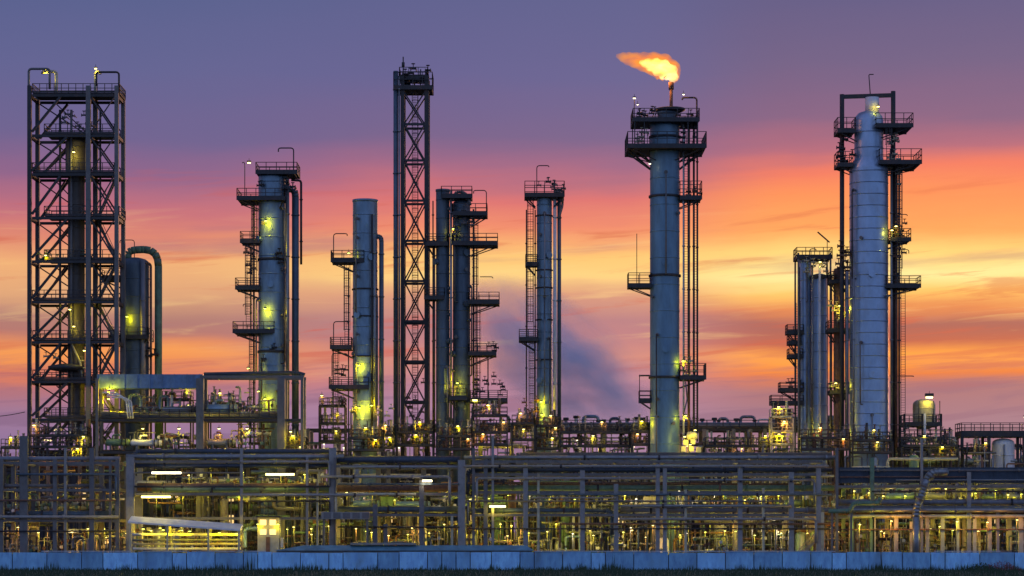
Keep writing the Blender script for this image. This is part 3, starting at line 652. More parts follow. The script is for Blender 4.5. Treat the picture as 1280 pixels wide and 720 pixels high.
T6 = rack('back pipe rack reaching high behind the columns across the right half', [(px, 536, .5, 'mid') for px in (385, 420, 470, 520, 560, 600, 640, 668, 702, 725, 755, 790, 850, 880, 917, 938, 956, 980, 1015, 1045)], Yc, Yd, [7.2, 13.6, 18.4], 'dark')
T7 = rack('low back pipe rack behind the left columns', [(px, 574, .5, 'mid') for px in (-20, 20, 60, 100, 150, 190, 230, 270, 310, 350, 372)], Yc, Yd, [7.2, 13.0], 'dark')
T8 = rack('low back pipe rack behind the raised deck at right', [(px, 578, .5, 'mid') for px in (1060, 1100, 1140, 1180, 1220, 1260, 1300)], Yc, Yd, [7.2, 13.4], 'dark')
# guard rail on the back rack
b = MB().rail([(X(540, Yc), Yc-.3, 18.45), (X(1045, Yc), Yc-.3, 18.45)], 1.0, .05, 2.2).build('railing', 'dark', T6)

def hpipe(px0, px1, Y, z, r, m, label, drops=(), n=12, up=0, name='pipe', cat='pipe'):
    """a pipe along the rack, with elbows at its ends and flanges as parts"""
    x0, x1 = X(px0, Y), X(px1, Y)
    T = thing(name, cat, ((x0+x1)/2, Y, z), label, 'pipes lying along the pipe racks')
    pts = [(x0, Y, z), (x1, Y, z)]
    if 'l' in drops: pts.insert(0, (x0, Y, z-3.0))
    if 'L' in drops: pts.insert(0, (x0, Y, z+2.0))
    if 'r' in drops: pts.append((x1, Y, z-3.0))
    if 'R' in drops: pts.append((x1, Y, z+2.0))
    MB().path(pts, r, n).build('pipe_run', m, T)
    k = x0 + R.uniform(3, 8)
    while k < x1 - 1:
        MB().tube((k-.12, Y, z), (k+.12, Y, z), r+.09, n).build('flange', m if R.random() < .6 else 'dark', T)
        k += R.uniform(7, 13)
    k = x0 + R.uniform(1, 4)
    while k < x1 - 1:
        MB().box(k-.12, k+.12, Y-r*.7, Y+r*.7, z-r-.12, z-r*.6).build('pipe_shoe', 'dark', T); k += 6.2
    return T
hp = [
 (-60, 150, -3.4, 13.35, .3, 'grey', 'grey pipe on the top tier of the left front rack', ''),
 (-60, 130, -3.4, 10.0, .25, 'mid', 'thin grey pipe on the middle tier of the left front rack', 'r'),
 (-60, 148, -4.45, 6.15, .2, 'pale', 'pale pipe on the lowest tier face of the left front rack', ''),
 (20, 148, -2.6, 6.5, .45, 'slate', 'thick dark pipe on the lowest tier of the left front rack', ''),
 (158, 430, -3.2, 13.6, .36, 'silver', 'thick silver pipe along the top of the box shaped rack', ''),
 (168, 412, -1.6, 14.3, .35, 'duct', 'dark blue pipe behind the silver one on the box shaped rack', 'l'),
 (170, 410, -3.3, 12.5, .3, 'duct', 'blue pipe slung under the top tier of the box shaped rack', ''),
 (300, 412, -3.9, 12.95, .16, 'pale', 'thin pale pipe on the right half of the box shaped rack', 'r'),
 (190, 412, -2.5, 9.6, .38, 'green', 'green pipe on the middle tier of the box shaped rack', ''),
 (172, 405, -1.0, 9.9, .5, 'rust', 'thick rusty pipe on the middle tier of the box shaped rack', ''),
 (300, 460, -5.1, 8.85, .16, 'pale', 'thin pale pipe across the front below the flat topped column', ''),
 (420, 575, -3.0, 13.2, .5, 'duct', 'thick blue pipe on top of the rack below the lattice mast', ''),
 (425, 572, -4.35, 12.3, .2, 'silver', 'thin silver pipe on the top tier face below the lattice mast', ''),
 (402, 562, -4.5, 11.1, .18, 'pale', 'pale pipe hung on the rack face below the paired columns', 'r'),
 (420, 520, -4.4, 8.95, .16, 'cream', 'thin cream pipe on the middle tier below the lattice mast', 'l'),
 (420, 575, -2.2, 7.1, .42, 'slate', 'dark pipe on the low tier below the lattice mast', ''),
 (420, 575, -1.6, 9.7, .42, 'rust', 'rusty pipe on the middle tier below the lattice mast', ''),
 (580, 1045, -3.3, 13.5, .26, 'silver', 'long silver pipe along the top of the long right rack', ''),
 (580, 1036, -4.4, 12.4, .15, 'pale', 'long pale pipe on the upper face of the long right rack', ''),
 (585, 1040, -3.4, 11.95, .3, 'duct', 'long dark blue pipe on the second tier of the long right rack', 'l'),
 (600, 1010, -2.2, 12.1, .42, 'slate', 'thick slate pipe on the second tier of the long right rack', 'r'),
 (640, 1040, -1.6, 13.75, .45, 'umber', 'thick brown pipe on the top tier of the long right rack', 'l'),
 (596, 820, -4.4, 10.9, .16, 'pale', 'thin pale pipe under the second tier left of the flare column', 'l'),
 (835, 1018, -4.4, 10.7, .16, 'silver', 'thin silver pipe under the second tier right of the flare column', 'r'),
 (585, 1042, -2.8, 9.75, .36, 'green', 'long green pipe on the third tier of the long right rack', ''),
 (640, 1000, -1.5, 9.9, .48, 'rust', 'long rusty pipe on the third tier of the long right rack', 'l'),
 (664, 770, -4.45, 8.5, .1, 'pale', 'thin pale pipe crossing two bays left of the flare column', ''),
 (585, 765, -3.0, 6.95, .33, 'slate', 'slate pipe on the lowest tier below the slim caged column', 'r'),
 (775, 1045, -3.1, 7.0, .38, 'grey', 'grey pipe on the lowest tier right of the flare column', ''),
 (775, 1020, -4.5, 5.9, .18, 'pale', 'pale pipe slung below the lowest tier right of the flare column', 'r'),
 (775, 990, -4.35, 7.5, .2, 'silver', 'silver pipe just above the lowest tier right of the flare column', ''),
 (1045, 1340, -3.2, 8.0, .36, 'grey', 'grey pipe on the middle tier under the dark duct at right', ''),
 (1048, 1340, -4.5, 7.0, .3, 'silver', 'silver pipe on the rack face under the dark duct at right', ''),
 (1060, 1340, -4.45, 6.25, .2, 'cream', 'cream pipe above the yellow lit posts at right', ''),
 (1030, 1340, -2.4, 6.75, .35, 'rust', 'rusty pipe behind the cream one above the yellow lit posts', ''),
 (-60, 372, 26.2, 7.65, .45, 'green', 'green pipe on the lower tier of the low back rack at left', ''),
 (-60, 372, 26.2, 13.5, .45, 'rust', 'rusty pipe on the top tier of the low back rack at left', ''),
 (385, 1045, 26.0, 14.05, .42, 'slate', 'slate pipe on the middle tier of the high back rack', ''),
 (385, 1045, 26.0, 7.6, .42, 'green', 'green pipe on the lowest tier of the high back rack', ''),
 (600, 1045, 26.6, 18.85, .4, 'grey', 'grey pipe on the top tier of the high back rack', ''),
 (700, 860, 25.4, 16.6, .15, 'cream', 'thin cream pipe high between the slim caged column and flare column', 'r'),
 (600, 700, 25.4, 15.8, .15, 'cream', 'thin cream pipe high behind the slim caged column', 'l'),
 (1060, 1340, 26.2, 13.9, .42, 'slate', 'slate pipe on the top tier of the right back rack', ''),
 (1060, 1340, 26.2, 7.6, .42, 'rust', 'rusty pipe on the lower tier of the right back rack', ''),
]
hp += [
 (585, 1040, -4.4, 4.7, .09, 'dark', 'thin black pipe low on the face of the long right rack', ''),
 (700, 1040, -4.4, 5.3, .12, 'rust', 'thin rusty pipe low on the face of the long right rack', 'l'),
 (585, 980, -4.4, 8.1, .1, 'mid', 'thin grey pipe across the middle bays of the long right rack', 'l'),
 (660, 1040, -4.4, 8.9, .13, 'slate', 'thin slate pipe across the middle bays of the long right rack', ''),
 (585, 900, -3.7, 10.35, .12, 'rust', 'thin rusty pipe just below the second tier of the long right rack', 'r'),
 (422, 574, -4.4, 4.9, .1, 'dark', 'thin black pipe low on the rack face below the lattice mast', ''),
 (422, 574, -4.4, 10.2, .12, 'slate', 'thin slate pipe on the rack face below the lattice mast', ''),
 (310, 412, -3.9, 8.1, .1, 'dark', 'thin black pipe above the operator booth on the box shaped rack', 'r'),
 (168, 300, -3.9, 11.6, .1, 'mid', 'thin grey pipe above the long tube lights at left', 'l'),
 (168, 412, -3.9, 9.9, .13, 'dark', 'thin black pipe across the middle of the box shaped rack', ''),
 (-60, 145, -4.4, 4.4, .1, 'dark', 'thin black pipe low on the face of the left front rack', ''),
 (-60, 145, -4.4, 8.2, .12, 'rust', 'thin rusty pipe on the middle face of the left front rack', ''),
 (20, 145, -4.4, 11.4, .14, 'slate', 'thin slate pipe high on the face of the left front rack', 'r'),
 (1050, 1340, -4.1, 11.9, .1, 'mid', 'upper thin grey pipe in front of the long dark duct', ''),
 (1050, 1210, -4.1, 11.1, .08, 'rust', 'thin rusty pipe in front of the long dark duct', 'r'),
 (1120, 1340, -4.1, 10.7, .1, 'silver', 'lower thin silver pipe in front of the long dark duct', ''),
 (1050, 1340, -4.6, 4.6, .09, 'rust', 'thin rusty pipe across the yellow lit posts at right', ''),
 (1090, 1340, -4.6, 9.3, .1, 'dark', 'thin black pipe through the bay under the long dark duct', '')]
for a in hp: hpipe(a[0], a[1], a[2], a[3], a[4], a[5], a[6], a[7])
# the long dark duct at right
Y = -2.6
o = MB().box(X(1046, Y), X(1340, Y), Y-.9, Y+1.1, Z(604, Y), Z(584.5, Y))
k = X(1050, Y)
while k < X(1330, Y): o.box(k-.07, k+.07, Y-.98, Y-.9, Z(604, Y)-.04, Z(584.5, Y)+.04); k += 2.7
o = o.build('air_duct', 'duct'); tag(o, 'long dark blue duct along the top of the far right rack', 'duct')
# silver bent duct
Y = -6.2
T = thing('bent_duct', 'duct', (X(1150, Y), Y, 0), 'bent silver duct coming down in steps from the long dark duct at right')
MB().path([(X(1184, Y), Y, Z(590, Y)), (X(1162, Y), Y, Z(590, Y)), (X(1152, Y), Y, Z(618, Y)), (X(1145, Y), Y, Z(636, Y)), (X(1145, Y), Y, 0)], .45, 12, 1.0).build('duct_run', 'silver', T)
for px, py in ((1163, 594), (1156, 606), (1150, 622)): MB().tube((X(px, Y), Y, Z(py, Y)), (X(px, Y)-.12, Y, Z(py, Y)-.25), .58, 12).build('collar', 'mid', T)
MB().bar((X(1184, Y), Y, Z(590, Y)), (X(1184, Y), -3.6, Z(590, Y)), .4).build('duct_branch', 'silver', T)
T = thing('pipe', 'pipe', (X(1080, Y), Y, 0), 'green pipe with a raised hump crossing below the banded column')
MB().path([(X(1036, Y), Y, Z(639, Y)), (X(1063, Y), Y, Z(639, Y)), (X(1066, Y), Y, Z(629, Y)), (X(1100, Y), Y, Z(629, Y)), (X(1100, Y), Y, Z(622, Y))], .28, 10).build('pipe_run', 'green', T)
for px in (1040, 1064): MB().box(X(px, Y)-.12, X(px, Y)+.12, Y-.12, Y+.12, 0, Z(641, Y)).build('support', 'mid', T)
# blue-white sloping duct at lower left
Y = -7
T = thing('sloping_roof', 'roof', (X(235, Y), Y, 0), 'pale sloping sheet roof over yellow green lit pipes at lower left')
MB().add([(X(162, Y), Y-1.4, Z(652, Y)), (X(302, Y), Y-1.4, Z(662, Y)), (X(302, Y), Y+1.4, Z(655, Y)), (X(162, Y), Y+1.4, Z(645, Y)), (X(162, Y), Y-1.4, Z(654, Y)), (X(302, Y), Y-1.4, Z(664, Y)), (X(302, Y), Y+1.4, Z(657, Y)), (X(162, Y), Y+1.4, Z(647, Y))],
  [(0,1,2,3), (7,6,5,4), (0,4,5,1), (1,5,6,2), (2,6,7,3), (3,7,4,0)]).build('roof_sheet', 'white', T)
for px in (165, 211, 262, 300):
    for yy in (Y-1.2, Y+1.2): MB().box(X(px, Y)-.12, X(px, Y)+.12, yy-.12, yy+.12, 0, Z(648+(px-162)*.07+ (4 if yy < Y else 1), Y)).build('post', 'cream', T)
for px in (180, 205, 238, 275, 296): slamp(T, px, 660+(px-162)*.05, Y, 60, YG, 'lensg', -.6)
for k, (p, m) in enumerate(((668, 'white'), (675, 'silver'), (680, 'cream'), (686, 'white'))):
    yy = Y+.2+.25*k
    tag(MB().hlathe((X(165, Y), yy, Z(p, Y)), 0, [(.17, 0), (.17, 5), (.23, 5), (.23, 5.2), (.17, 5.2), (.17, X(300, Y)-X(165, Y))], 10).build('pipe', m), f'{["topmost", "second", "third", "lowest"][k]} of four yellow green lit pipes under the sloping roof', 'pipe', 'pipes under the sloping roof')
# booth
Y = -6
T = thing('operator_booth', 'booth', (X(336, Y), Y, 0), 'small yellow lit booth with bright windows below the twice lit column')
MB().box(X(323, Y), X(350, Y), Y-1, Y+1, 0, Z(647, Y)).build('wall', 'cream', T)
MB().box(X(321, Y), X(352, Y), Y-1.25, Y+1.2, Z(647, Y), Z(645, Y)).build('roof', 'dark', T)
for px in (330, 342):
    for py in (653, 665): w = MB().box(X(px-4, Y), X(px+4, Y), Y-1.06, Y-1.0, Z(py+3.5, Y), Z(py-3.5, Y)).build('window', 'glassy', T)
d_ = MB().box(X(333.5, Y), X(338.5, Y), Y-1.06, Y-1.01, .1, Z(671, Y)).build('door', 'rust', T)
MB().box(X(351, Y), X(354, Y), Y-.5, Y+.4, Z(684, Y), Z(672, Y)).build('air_unit', 'white', T)
for px in (324, 349): slamp(T, px, 655, Y, 25, YG, 'lensg', -1.6)
# pale box on low tier
Y = -5.2
T = thing('cable_box', 'box', (X(432, Y), Y, Z(649, Y)), 'long pale box on the rack face below the flat topped column')
MB().box(X(402, Y), X(462, Y), Y-.5, Y+.5, Z(649, Y), Z(640, Y)).build('casing', 'pale', T)
for k in range(5): MB().box(X(405+12*k, Y), X(414+12*k, Y), Y-.54, Y-.5, Z(648, Y), Z(641, Y)).build('cover', 'mid', T)
for px in (405, 459): MB().box(X(px, Y)-.12, X(px, Y)+.12, Y-.3, Y+.3, 0, Z(649, Y)-.005).build('support', 'mid', T)

# tube lights
def tube_light(px, py, Y, L, label, p, hang, dy=0):
    x = X(px, Y); z = Z(py, Y)
    T = thing('tube_light', 'light', (x, Y, z), label)
    MB().box(x-L/2-.1, x+L/2+.1, Y-.16, Y+.16, z+.12, z+.24).build('housing', 'dark', T)
    for q in (-L/3, L/3): MB().bar((x+q, Y, z+.2), (x+q, Y, z+hang), .05).build('hanger', 'dark', T)
    MB().tube((x-L/2, Y, z), (x+L/2, Y, z), .14, 10).build('tube', 'lensw' if dy == 0 else 'lensy', T)
    for s in (-.3, .3): light(T, (x+L*s, Y-.1, z-.4), p, WH if dy == 0 else YE, .3)
tube_light(208, 591, -4.4, 3.6, 'upper left long white tube light under the box shaped rack', 70, 1.3)
tube_light(195, 621, -4.4, 3.6, 'long yellow tube light below the upper left white one', 90, 2.2, 1)
tube_light(350, 593, -4.4, 3.5, 'long yellow tube light at the right end of the box shaped rack', 90, 1.4, 1)
tube_light(622, 633, -4.6, 2.0, 'short yellow tube light right of the paired columns', 70, .9, 1)
tube_light(534, 601, -4.6, 1.2, 'short white tube light on the rack below the lattice mast', 40, .9)

# ------------------------------------------------------------------ clutter kinds
MN = {'slate': 'dark slate', 'grey': 'grey', 'silver': 'silver', 'rust': 'rusty brown', 'green': 'green', 'cream': 'cream', 'white': 'white', 'blue': 'blue grey', 'mid': 'mid grey', 'dark': 'black', 'pale': 'pale grey', 'conc': 'concrete'}
def k_drum(x, y, z, h, r, m, lev):
    T = thing('vertical_drum', 'tank', (x, y, z), None, 'upright drums in the plant', f'{MN[m]} upright drum', lev)
    MB().lathe(x, y, [(r*.3, z+.8), (r*.8, z+.95), (r, z+1.25), (r, z+h*.4), (r+.04, z+h*.4+.02), (r+.04, z+h*.4+.12), (r, z+h*.4+.14), (r, z+h-.4), (r*.8, z+h-.12), (r*.3, z+h)], 16).build('shell', m, T)
    for t in (.8, 2.4, 4.2, 5.4): MB().bar((x+r*.85*cos(t), y+r*.85*sin(t), z), (x+r*.85*cos(t), y+r*.85*sin(t), z+1.4), .12).build('leg', 'mid', T)
    s = R.choice((-1, 1))
    MB().path([(x, y, z+h-.1), (x, y, z+h+.4), (x+s*(r+.35), y, z+h+.4), (x+s*(r+.35), y, z)], .1, 8).build('outlet_pipe', 'mid', T)
def k_exch(x, y, z, L, r, m, lev):
    T = thing('heat_exchanger', 'heat exchanger', (x, y, z), None, 'horizontal heat exchangers', f'{MN[m]} horizontal heat exchanger', lev)
    a = x-L/2; zc = z+.5+r
    MB().hlathe((a, y, zc), L, [(r*.3, 0), (r*.85, .12), (r, .35), (r, L-.9), (r*.98, L-.9), (r*.98, L)], 16).build('shell', m, T)
    for q in (L-.95, L-.45): MB().tube((a+q, y, zc), (a+q+.12, y, zc), r+.14, 16).build('flange', 'dark', T)
    for q in (.22, .7): MB().box(a+L*q-.12, a+L*q+.12, y-r*.8, y+r*.8, z, zc-r*.6).build('saddle', 'mid', T)
    MB().path([(a+L*.3, y, zc+r-.02), (a+L*.3, y, zc+r+.5), (a+L*.3+1, y, zc+r+.5)], .13, 8).build('nozzle', m, T)
def k_manifold(x, y, z, w, h, lev, m):
    T = thing('pipe_manifold', 'pipework', (x, y, z), None, 'upright pipe manifolds with valves', f'{MN[m]} pipe manifold', lev)
    n = max(3, int(w/.42)); nh = max(2, int(h/.9))
    for k in range(nh):
        q = z+h*(k+R.uniform(.3, .9))/nh; a, c = sorted((R.uniform(-.6, .1), R.uniform(.3, .6)))
        MB().tube((x+w*a, y-R.uniform(-.1, .2), q), (x+w*c, y-.05, q), R.choice((.06, .09, .12, .2)), 8).build('header', R.choice((m, 'dark', 'mid', 'cream', 'silver')), T)
    for i in range(n):
        xx = x-w/2+w*(i+.5)/n+R.uniform(-.1, .1); rr = R.choice((.045, .06, .08, .11, .15))
        z0 = z if R.random() < .6 else z+h*R.uniform(.1, .5); top = z+h*R.uniform(.45, 1.1)
        if top < z0+.5: top = z0+.8
        b = MB(); d = R.choice((-.5, -.35, .35, .5))
        if R.random() < .5: b.path([(xx, y-.25, z0), (xx, y-.25, top), (xx+d, y-.25, top), (xx+d, y+.4, top)], rr, 7)
        else: b.tube((xx, y-.2, z0), (xx, y-.2, top), rr, 7)
        b.build('riser', R.choice((m, 'dark', 'rust', 'mid', 'cream', 'silver')), T)
        if R.random() < .75:
            q = z0+(top-z0)*R.uniform(.2, .9)
            MB().tube((xx, y-.22, q-.2), (xx, y-.22, q+.2), rr+.1, 8).tube((xx, y-.2, q), (xx, y-.6, q), .04, 6).tube((xx, y-.6, q), (xx, y-.66, q), .2, 10).build('valve', R.choice(('rust', 'dark', 'cream', 'white', 'green')), T)
def k_run(x, y, z, L, r, m, lev, base):
    """a raised pipe run on its own support posts"""
    T = thing('raised_pipe', 'pipe', (x, y, base), None, 'raised pipe runs inside the plant', f'{MN[m]} raised pipe', lev)
    s = R.choice((-1, 1)); dz = R.choice((-1.2, -.8, .8, 1.1)); dz = dz if z+dz > base+1 else .8
    MB().path([(x-L/2, y, z), (x+s*L*.15, y, z), (x+s*L*.15+.02, y, z+dz), (x+L/2+.6, y, z+dz)], r, 8).build('pipe_run', m, T)
    for q in (-.42, -.1): MB().bar((x+L*q, y+r+.05, base), (x+L*q, y+r+.05, z+.1), .1).build('support', 'dark', T)
    MB().bar((x+L*.45, y+r+.05, base), (x+L*.45, y+r+.05, z+dz+.1), .1).build('support', 'dark', T)
    for i in range(R.randint(0, 2)):
        q = x-L/2+L*R.uniform(.05, .5); MB().tube((q, y, z), (q, y-.5, z+.02), .05, 6).tube((q, y-.5, z), (q, y-.56, z), .22, 10).tube((q-.2, y, z), (q+.2, y, z), r+.1, 8).build('valve', R.choice(('rust', 'cream', 'dark')), T)
def runs(Y, base, zs, px0, px1, lev, dens=1.):
    for zz in zs:
        px = px0 + R.uniform(0, 60)
        while px < px1:
            L = R.uniform(5, 13); x = X(px, Y)+L/2; yy = Y+R.uniform(-.35, .35)
            if free(x, yy, .5) and free(x-L/2, yy, .3) and free(x+L/2, yy, .3):
                k_run(x, yy, zz+R.uniform(-.35, .35), L, R.choice((.1, .14, .18, .26)), R.choice(('dark', 'rust', 'slate', 'mid', 'green', 'silver', 'cream')), lev, base)
            px += (L+R.uniform(.5, 5)/dens)/M1(Y)
def k_plat(x, y, z, w, h, lev, m='dark'):
    T = thing('access_platform', 'platform', (x, y, z), None, 'small access platforms', f'{MN[m]} railed access platform', lev)
    for a in (-w/2+.1, w/2-.1):
        for c in (-.8, .8): MB().bar((x+a, y+c, z), (x+a, y+c, z+h), .14).build('leg', m, T)
    d = MB().box(x-w/2, x+w/2, y-.9, y+.9, z+h, z+h+.1).build('deck', m, T)
    MB().rail([(x-w/2, y-.9, z+h+.1), (x+w/2, y-.9, z+h+.1), (x+w/2, y+.9, z+h+.1), (x-w/2, y+.9, z+h+.1), (x-w/2, y-.9, z+h+.1)], 1.05, .035, 1).build('railing', m, d)
    MB().ladder(x+w/2+.35, y-.5, z, z+h+1, .45, False).build('ladder', m, T)
def k_loop(x, y, z, w, h, r, m, lev):
    T = thing('pipe_loop', 'pipe', (x, y, z), None, 'upright pipe loops', f'{MN[m]} upright pipe loop', lev)
    MB().path([(x-w/2, y, z), (x-w/2, y, z+h), (x+w/2, y, z+h), (x+w/2, y, z)], r, 10).build('pipe_run', m, T)
    for s in (-1, 1):
        q = z+h*R.uniform(.25, .7); MB().tube((x+s*w/2, y, q), (x+s*w/2, y, q+.2), r+.1, 10).build('flange', 'dark', T)
def k_stair(x, y, z, w, h, lev, m='mid'):
    T = thing('stair', 'stair', (x, y, z), None, 'steel stairs', f'{MN[m]} steel stair flight', lev)
    for c in (-.45, .45):
        MB().bar((x-w/2, y+c, z+.1), (x+w/2, y+c, z+h), .07, .28).build('stringer', m, T)
        MB().rail([(x-w/2, y+c, z+.1), (x+w/2, y+c, z+h)], 1.0, .035, .9).build('railing', m, T)
    n = int(h/.24)
    for i in range(1, n): t = i/n; MB().box(x-w/2+w*t-.14, x-w/2+w*t+.14, y-.41, y+.41, z+h*t-.02, z+h*t+.02).build('tread', m, T)
def k_vent(x, y, z, h, r, m, lev):
    T = thing('vent_stack', 'vent', (x, y, z), None, 'short vent stacks', f'{MN[m]} vent stack', lev)
    MB().tube((x, y, z), (x, y, z+h), r, 10).build('stack', m, T)
    MB().lathe(x, y, [(r+.12, z+h-.3), (r+.16, z+h-.28), (r+.16, z+h), (r+.1, z+h+.05)], 12).build('cap', 'dark', T)
    MB().tube((x, y, z), (x, y, z+.15), r+.18, 10).build('base_flange', 'dark', T)
def k_cab(x, y, z, w, h, m, lev):
    T = thing('control_cabinet', 'cabinet', (x, y, z), None, 'control cabinets', f'{MN[m]} control cabinet', lev)
    MB().box(x-w/2, x+w/2, y-.35, y+.35, z+.15, z+h).box(x-w/2-.05, x+w/2+.05, y-.4, y+.4, z, z+.15).build('casing', m, T)
    for s in (0, 1):
        d = MB().box(x-w/2+.04+s*w/2, x-.04+s*w/2, y-.39, y-.352, z+.25, z+h-.1).build('door', m, T)
        MB().box(x-.12+s*.16, x-.08+s*.16, y-.43, y-.392, z+h*.5, z+h*.6).build('handle', 'dark', d)
def k_cooler(x, y, z, w, h, lev):
    T = thing('air_cooler', 'cooler', (x, y, z), None, 'fan air coolers', 'grey air cooler on legs', lev)
    for a in (-w/2+.1, w/2-.1):
        for c in (-1, 1): MB().bar((x+a, y+c, z), (x+a, y+c, z+h-1), .16).build('leg', 'mid', T)
    MB().box(x-w/2, x+w/2, y-1.2, y+1.2, z+h-1, z+h-.3).build('tube_bundle', 'grey', T)
    for i in range(2): MB().lathe(x-w/4+i*w/2, y, [(w*.2, z+h-.3), (w*.2, z+h), (w*.19, z+h), (w*.19, z+h-.28)], 16).build('fan_ring', 'silver', T)
def lit(x, y, z, pw, c, m, lev, pole=0):
    """lamp on a bracket post standing on the deck or ground below it"""
    T = thing('work_lamp', 'lamp', (x, y, z-pole), None, 'work lamps in the plant', {YG: 'greenish work lamp', YE: 'yellow work lamp', OR: 'orange work lamp', WH: 'white work lamp'}[c], lev)
    MB().bar((x, y+.4, z-pole), (x, y+.4, z+.35), .08).bar((x, y+.4, z+.32), (x, y-.05, z+.32), .06).build('post', 'mid', T)
    h = MB().box(x-.14, x+.14, y-.14, y+.1, z+.08, z+.2).build('housing', 'dark', T)
    MB().box(x-.11, x+.11, y-.11, y+.07, z+.02, z+.075).build('lens', m, h)
    light(T, (x, y-.15, z-.3), pw, c, .15)

def free(x, y, rad):
    return all((x-a)**2 + (y-b)**2 > (rad+c)**2 for a, b, c in OCC)
def fill(Y, z, lev, px0, px1, hmax, kinds, dens=1., dy=.8, jz=False):
    px = px0
    while px < px1:
        k = R.choice(kinds); x = X(px, Y); y = Y + R.uniform(-dy, dy)
        w = {'manifold': R.uniform(1.8, 4), 'drum': 1.7, 'exch': R.uniform(3, 5), 'plat': R.uniform(2.2, 3.6), 'loop': R.uniform(1, 2.2), 'stair': 2.8, 'vent': .7, 'cab': 1.6, 'cooler': 4}[k]
        xc = x + w/2
        if free(xc, y, w/2):
            h = hmax*R.uniform(.6, 1.0); c = R.choice(('slate', 'grey', 'silver', 'rust', 'green', 'cream', 'white', 'blue'))
            if k == 'manifold': k_manifold(xc, y, z, w, h, lev, R.choice(('mid', 'cream', 'rust', 'green', 'silver', 'grey')))
            elif k == 'drum': k_drum(xc, y, z, h, R.uniform(.5, .8), c, lev)
            elif k == 'exch': k_exch(xc, y, z, w, R.uniform(.4, .65), c, lev)
            elif k == 'plat': k_plat(xc, y, z, w*.9, min(h-1, 2.4), lev, R.choice(('dark', 'mid', 'cream')))
            elif k == 'loop': k_loop(xc, y, z, w, h, R.uniform(.1, .24), c, lev)
            elif k == 'stair': k_stair(xc, y, z, w, min(h, 3), lev, R.choice(('mid', 'cream', 'dark')))
            elif k == 'vent': k_vent(xc, y, z, h, R.uniform(.12, .25), c, lev)
            elif k == 'cab': k_cab(xc, y, z, w, min(h, 2), R.choice(('grey', 'cream', 'green')), lev)
            elif k == 'cooler': k_cooler(xc, y, z, w*.95, h, lev)
        px += (w + R.uniform(.1, .8)/dens)/M1(Y)
def deck(T, px0, px1, Y0, Y1, z, m='dark'):
    MB().box(X(px0, Y0), X(px1, Y0), Y0, Y1, z, z+.07).build('grating', m, T)
# gratings on racks for the equipment
for (T, a, b_, z) in ((T1, 2, 147, 5.95), (T2, 165, 414, 9.25), (T3, 420, 575, 6.65), (T4, 594, 1028, 6.65), (T5, 1046, 1300, 7.65)): deck(T, a, b_, .6, 2.7, z)
for (T, a, b_, z) in ((T6, 385, 1045, 13.62), (T7, -20, 372, 13.02), (T8, 1060, 1300, 13.42), (T6, 385, 1045, 7.22), (T7, -20, 372, 7.22), (T8, 1060, 1300, 7.22)): deck(T, a, b_, 27.4, 30.6, z)
# ground rows
MF = ['manifold']*5
fill(-1, 0, 'at ground level', -20, 1290, 5.2, MF+['exch', 'exch', 'drum', 'stair', 'cab', 'loop'], 3, dy=.3)
fill(2.2, 0, 'in second row', -20, 1290, 5.0, MF+['exch', 'drum', 'loop'], 3, dy=.1)
fill(7, 0, 'in third row', -20, 1290, 9.5, MF+['drum', 'loop', 'plat'], 2, dy=.4)
fill(28.5, 0, 'in fourth row', -20, 1290, 6.6, MF+['drum', 'loop', 'cab'], 1.5, dy=.2)
runs(5.2, 0, (3.2, 4.4, 5.4, 8.3, 9.4, 10.6, 12.2), -20, 1290, 'behind front rack', 1.5)
runs(21.5, 0, (9.2, 11.5, 14.5, 16.0, 17.2), 200, 1290, 'between the columns', 1)
# decks
fill(1.9, 6.74, 'on low deck', 420, 1025, 2.7, MF+['exch', 'exch', 'loop', 'cab'], 3, dy=.1)
fill(1.9, 6.04, 'on low deck', 6, 140, 3.2, MF+['exch', 'loop'], 3, dy=.1)
fill(1.9, 7.74, 'on low deck', 1050, 1290, 2.1, MF+['exch', 'loop'], 3, dy=.1)
fill(1.9, 9.34, 'on low deck', 170, 410, 3, MF+['exch', 'loop'], 3, dy=.1)
fill(29, 7.3, 'on back deck', -20, 1290, 5.4, MF+['exch', 'drum', 'loop'], 3, dy=.2)
fill(29, 13.7, 'on high deck', 390, 1040, 4.1, MF+['exch', 'drum', 'loop', 'plat'], 3, dy=.2)
fill(29, 13.1, 'on high deck', -15, 370, 3.6, MF+['exch', 'loop', 'vent'], 2, dy=.2)
fill(29, 13.5, 'on high deck', 1062, 1290, 3.6, MF+['exch', 'loop'], 3, dy=.2)
fill(28.5, 18.5, 'on top deck', 560, 1040, 1.7, ['vent', 'loop', 'manifold', 'exch'], .8, dy=.2)
deck(T6, 540, 1045, 27, 30.6, 18.42)
